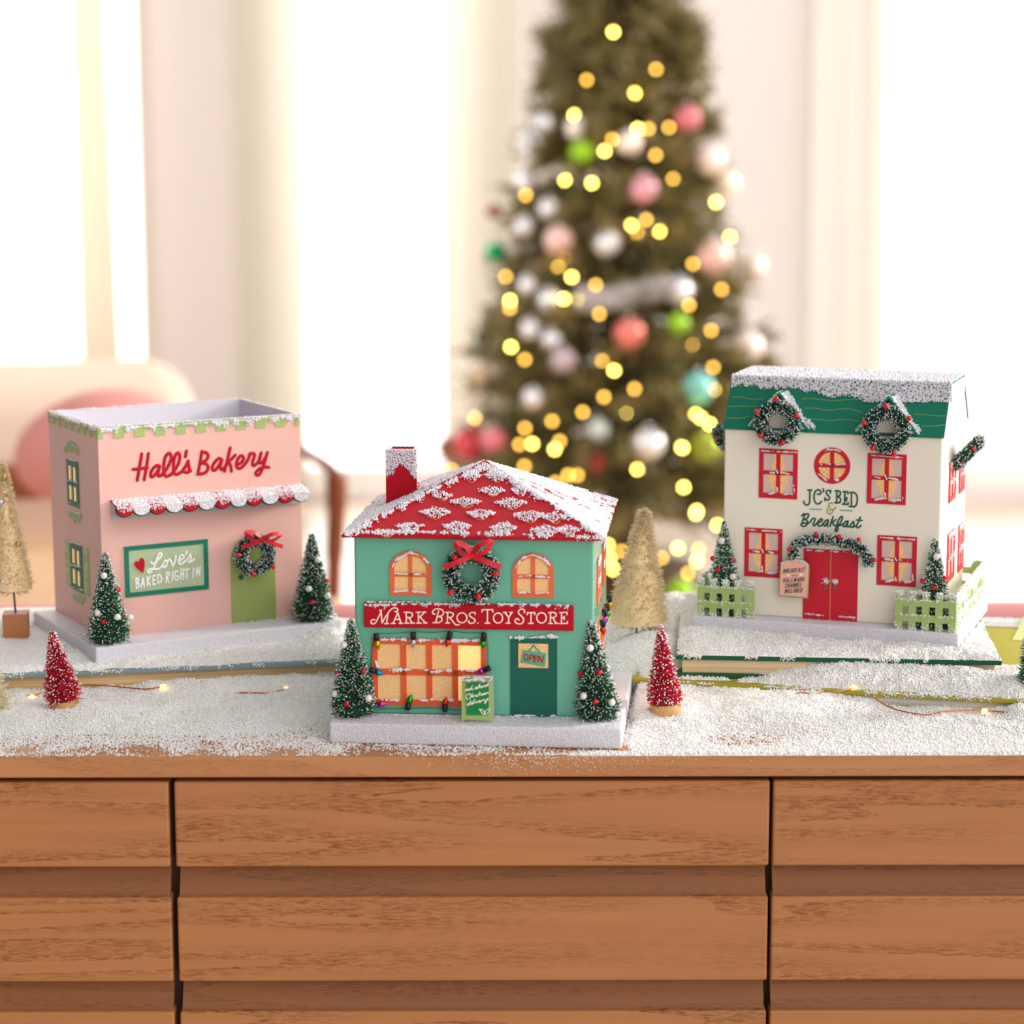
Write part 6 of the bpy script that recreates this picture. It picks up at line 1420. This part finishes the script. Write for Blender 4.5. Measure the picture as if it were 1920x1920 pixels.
b = MB(); b.lathe([(.20, 0), (.22, .02), (.16, .14), (.05, .16)], 20); b.build('stand', BARK, ct, True)
def on_tree(px, py, f=.97):
    z = ony(px, py, YT)[2]; R_ = trad(z); x = ony(px, py, YT)[0] - xc
    yy = YT - math.sqrt(max(0, R_ * R_ - x * x)) * f; p = ony(px, py, yy); return p
BULBH = mat('bright_tree_bulb', (255, 236, 120), .4, emit=28, ecol=(255, 222, 104)); BULBM = mat('dim_tree_bulb', (255, 214, 110), .4, emit=12, ecol=(255, 196, 78))
t0 = (780, 200); tk = 2.526
bl = [(750, 40, 1), (1050, 105, 1), (1100, 105, 0), (1198, 98, 0), (930, 155, 0), (893, 210, 1), (1135, 230, 0), (707, 350, 1), (833, 362, 1), (1218, 343, 0), (1420, 452, 1), (520, 420, 0), (1090, 535, 0), (1020, 563, 1), (1050, 597, 0), (1153, 590, 1), (1253, 603, 0), (1487, 617, 1), (905, 690, 0), (673, 755, 0), (710, 720, 0), (737, 807, 1), (1312, 745, 0), (851, 845, 0), (425, 805, 0), (1447, 866, 0), (700, 910, 1), (772, 915, 1), (445, 918, 1), (445, 955, 0), (1293, 940, 0), (868, 982, 0), (1398, 1060, 0), (1308, 1130, 0), (450, 1138, 1), (515, 1198, 0), (883, 1205, 0), (938, 1250, 1), (1407, 1235, 0), (1412, 1340, 0), (1035, 1337, 0), (890, 1375, 0), (993, 1447, 1), (278, 1475, 0), (790, 1447, 0), (645, 1490, 0), (516, 1523, 0), (1325, 1458, 1), (1350, 1475, 1), (1390, 1503, 1), (490, 1600, 0), (550, 1597, 1), (680, 1585, 0), (657, 1623, 1), (1258, 1613, 1), (513, 1703, 0), (168, 1720, 0), (720, 1745, 0), (765, 1745, 0), (1050, 1717, 0), (1268, 1803, 1), (660, 1780, 0), (1330, 1915, 1)]
bl = [(t0[0] + a / tk, t0[1] + c / tk, e) for a, c, e in bl] + [(1305, 963, 1), (1271, 1028, 1), (1241, 1046, 0), (1310, 1030, 0), (1307, 1052, 1), (1166, 1034, 0), (1143, 1047, 1), (1150, 1068, 1), (1140, 1022, 1), (1065, 892, 0), (1195, 880, 1), (1280, 840, 1), (1345, 985, 1), (1290, 1075, 0)]
bl += [(1150, 60, 1), (1230, 130, 0), (1100, 150, 0), (1190, 175, 1), (1215, 40, 0)]
ls = MB(); PB = [on_tree(a, c) for a, c, e in bl]
order = sorted(range(len(bl)), key=lambda i: -PB[i][2])
ls.tube([PB[i] + np.array([0, .012, 0]) for i in order], .0012, 4)
lsr = ls.build('string_lights', WIREG); tag(lsr, 'warm yellow string lights wound around the christmas tree', 'string lights')
bmesh0 = MB(); bmesh0.ball((0, 0, 0), .0044, 12); bmA = None
for i, (a, c, e) in enumerate(bl):
    if bmA is None:
        o = bmesh0.build('bulb', BULBH, lsr, True); bmA = o.data; bmB = bmA.copy(); bmB.materials[0] = BULBM
        o.data = bmA if e else bmB
    else: o = link('bulb', bmA if e else bmB, lsr)
    o.location = tuple(PB[i])
def orn_mat(n_, c, metal=.35, rough=.22): return mat('ornament_' + n_, c, rough, metal=metal, var=.04)
orn = [(1180, 625, 34, 'coral_pink', (226, 124, 112), 'coral pink ball ornament near the middle of the christmas tree'), (1308, 728, 36, 'aqua', (132, 206, 196), 'pale aqua ball ornament on the tree above the cream inn'), (1090, 285, 26, 'lime', (150, 200, 30), 'lime green ball ornament high on the christmas tree'), (1272, 607, 24, 'lime', (160, 210, 30), 'lime green ball ornament right of the coral pink one'), (1325, 838, 32, 'yellow_green', (186, 206, 50), 'yellow green ball ornament low beside the cream inn'), (1116, 868, 22, 'dark_red', (150, 20, 20), 'dark red ball ornament behind the toy store roof'), (926, 396, 16, 'dark_red', (150, 24, 20), 'small dark red ball ornament at upper left tree edge'), (929, 472, 24, 'emerald', (10, 170, 100), 'emerald green ball ornament at the left tree edge'), (1206, 354, 32, 'rose', (226, 160, 170), 'rose pink ball ornament in the upper middle of the tree'), (1337, 482, 40, 'blush', (244, 200, 190), 'large blush ball ornament at the right tree side'), (1412, 500, 28, 'pearl', (250, 232, 222), 'pearl white ball ornament at the far right tree edge'), (1330, 300, 34, 'pearl', (250, 240, 234), 'pearl white ball ornament at upper right tree side'), (1362, 345, 28, 'cream', (250, 236, 214), 'cream ball ornament below the upper right pearl one'), (1272, 545, 30, 'silver', (236, 232, 236), 'silver ball ornament right of the tree middle'), (1215, 832, 36, 'silver', (236, 234, 240), 'silver ball ornament low between toy store and inn'), (1138, 455, 30, 'silver', (220, 214, 214), 'silver ball ornament left of center above the coral one'), (1048, 450, 32, 'blush', (240, 206, 196), 'blush ball ornament on the left half of the tree'), (1000, 275, 34, 'silver', (244, 242, 246), 'bright silver ball ornament at upper left of the tree'), (985, 340, 24, 'silver', (244, 242, 246), 'bright silver ball ornament under the uppermost left silver one'), (1030, 392, 24, 'silver', (244, 242, 246), 'bright silver ball ornament left, above the blush one'), (985, 425, 24, 'silver', (244, 242, 246), 'bright silver ball ornament right of the emerald one'), (990, 535, 22, 'silver', (240, 238, 244), 'silver ball ornament below and right of the emerald one'), (1030, 562, 26, 'silver', (240, 238, 244), 'silver ball ornament at left among three yellow bulbs'), (996, 617, 24, 'silver', (240, 238, 244), 'silver ball ornament left of the coral pink one'), (1034, 636, 22, 'silver', (232, 226, 230), 'dull silver ball ornament just left of the coral pink one'), (1000, 746, 24, 'silver', (248, 240, 238), 'silver ball ornament low on the left half of the tree'), (1056, 675, 28, 'mauve', (190, 170, 176), 'greyish mauve ball ornament in the lower left half of the tree'), (882, 832, 40, 'raspberry', (206, 70, 80), 'raspberry ball ornament low at the left tree edge'), (925, 826, 30, 'pink', (218, 120, 130), 'pink ball ornament beside the raspberry one'), (842, 840, 26, 'raspberry', (196, 60, 70), 'raspberry ball ornament at the lowest left tree edge'), (1122, 806, 24, 'ice', (200, 210, 206), 'ice grey ball ornament above the toy store roof'), (1400, 650, 36, 'pearl', (240, 222, 206), 'pearl ball ornament on the right tree edge above the inn'), (900, 705, 24, 'tan', (206, 176, 146), 'tan ball ornament at left tree edge'), (905, 632, 18, 'smoke', (70, 66, 70), 'small smoky grey ball ornament at left tree edge'), (1288, 222, 30, 'pink', (240, 170, 170), 'pink ball ornament at top right of the tree'), (1022, 232, 24, 'silver', (244, 242, 246), 'silver ball ornament near the top left of the tree'), (1275, 1110, 30, 'lime', (160, 214, 40), 'lime green ball ornament low behind the picket fence'), (1080, 240, 24, 'pearl', (236, 222, 208), 'pearl ball ornament near the top of the tree'), (1180, 268, 26, 'pearl', (226, 206, 190), 'pearl ball ornament between upper lime and upper pink ones')]
for (a, c, rp, nm, colr, lab) in orn:
    p = on_tree(a, c, .95); r_ = rp * .86 * mpp(p); b = MB(); b.ball((0, 0, 0), r_, 22)
    met = .55 if nm == 'silver' else .15
    o = empty('ball_ornament', tuple(p)); tag(o, lab, 'ornament', 'ball ornaments on the christmas tree')
    b.build('ball', orn_mat(nm, colr, met, .25), o, True)
    b = MB(); b.tube([np.array((0, 0, r_ * .95)), np.array((0, 0, r_ * 1.18))], r_ * .16, 10); b.build('cap', SILVM, o, True)
# silver tinsel garland
g = [on_tree(*q, 1.0) for q in ((1085, 560), (1120, 562), (1160, 556), (1200, 548), (1240, 540), (1290, 535))]; g = np.array(smooth(g, 8)); n_ = 900
i = RNG.integers(0, len(g) - 1, n_); C_ = g[i] + (g[i + 1] - g[i]) * RNG.uniform(0, 1, (n_, 1)); dd = RNG.normal(size=(n_, 3)); dd /= np.linalg.norm(dd, axis=1, keepdims=True)
V, Fc = needles(C_, C_ + dd * RNG.uniform(.008, .034, (n_, 1)), .0012); o = npmesh('tinsel_garland', V, Fc, mat('silver_tinsel', (236, 230, 230), .35, metal=.25)); tag(o, 'silver tinsel garland across the middle of the christmas tree', 'garland')
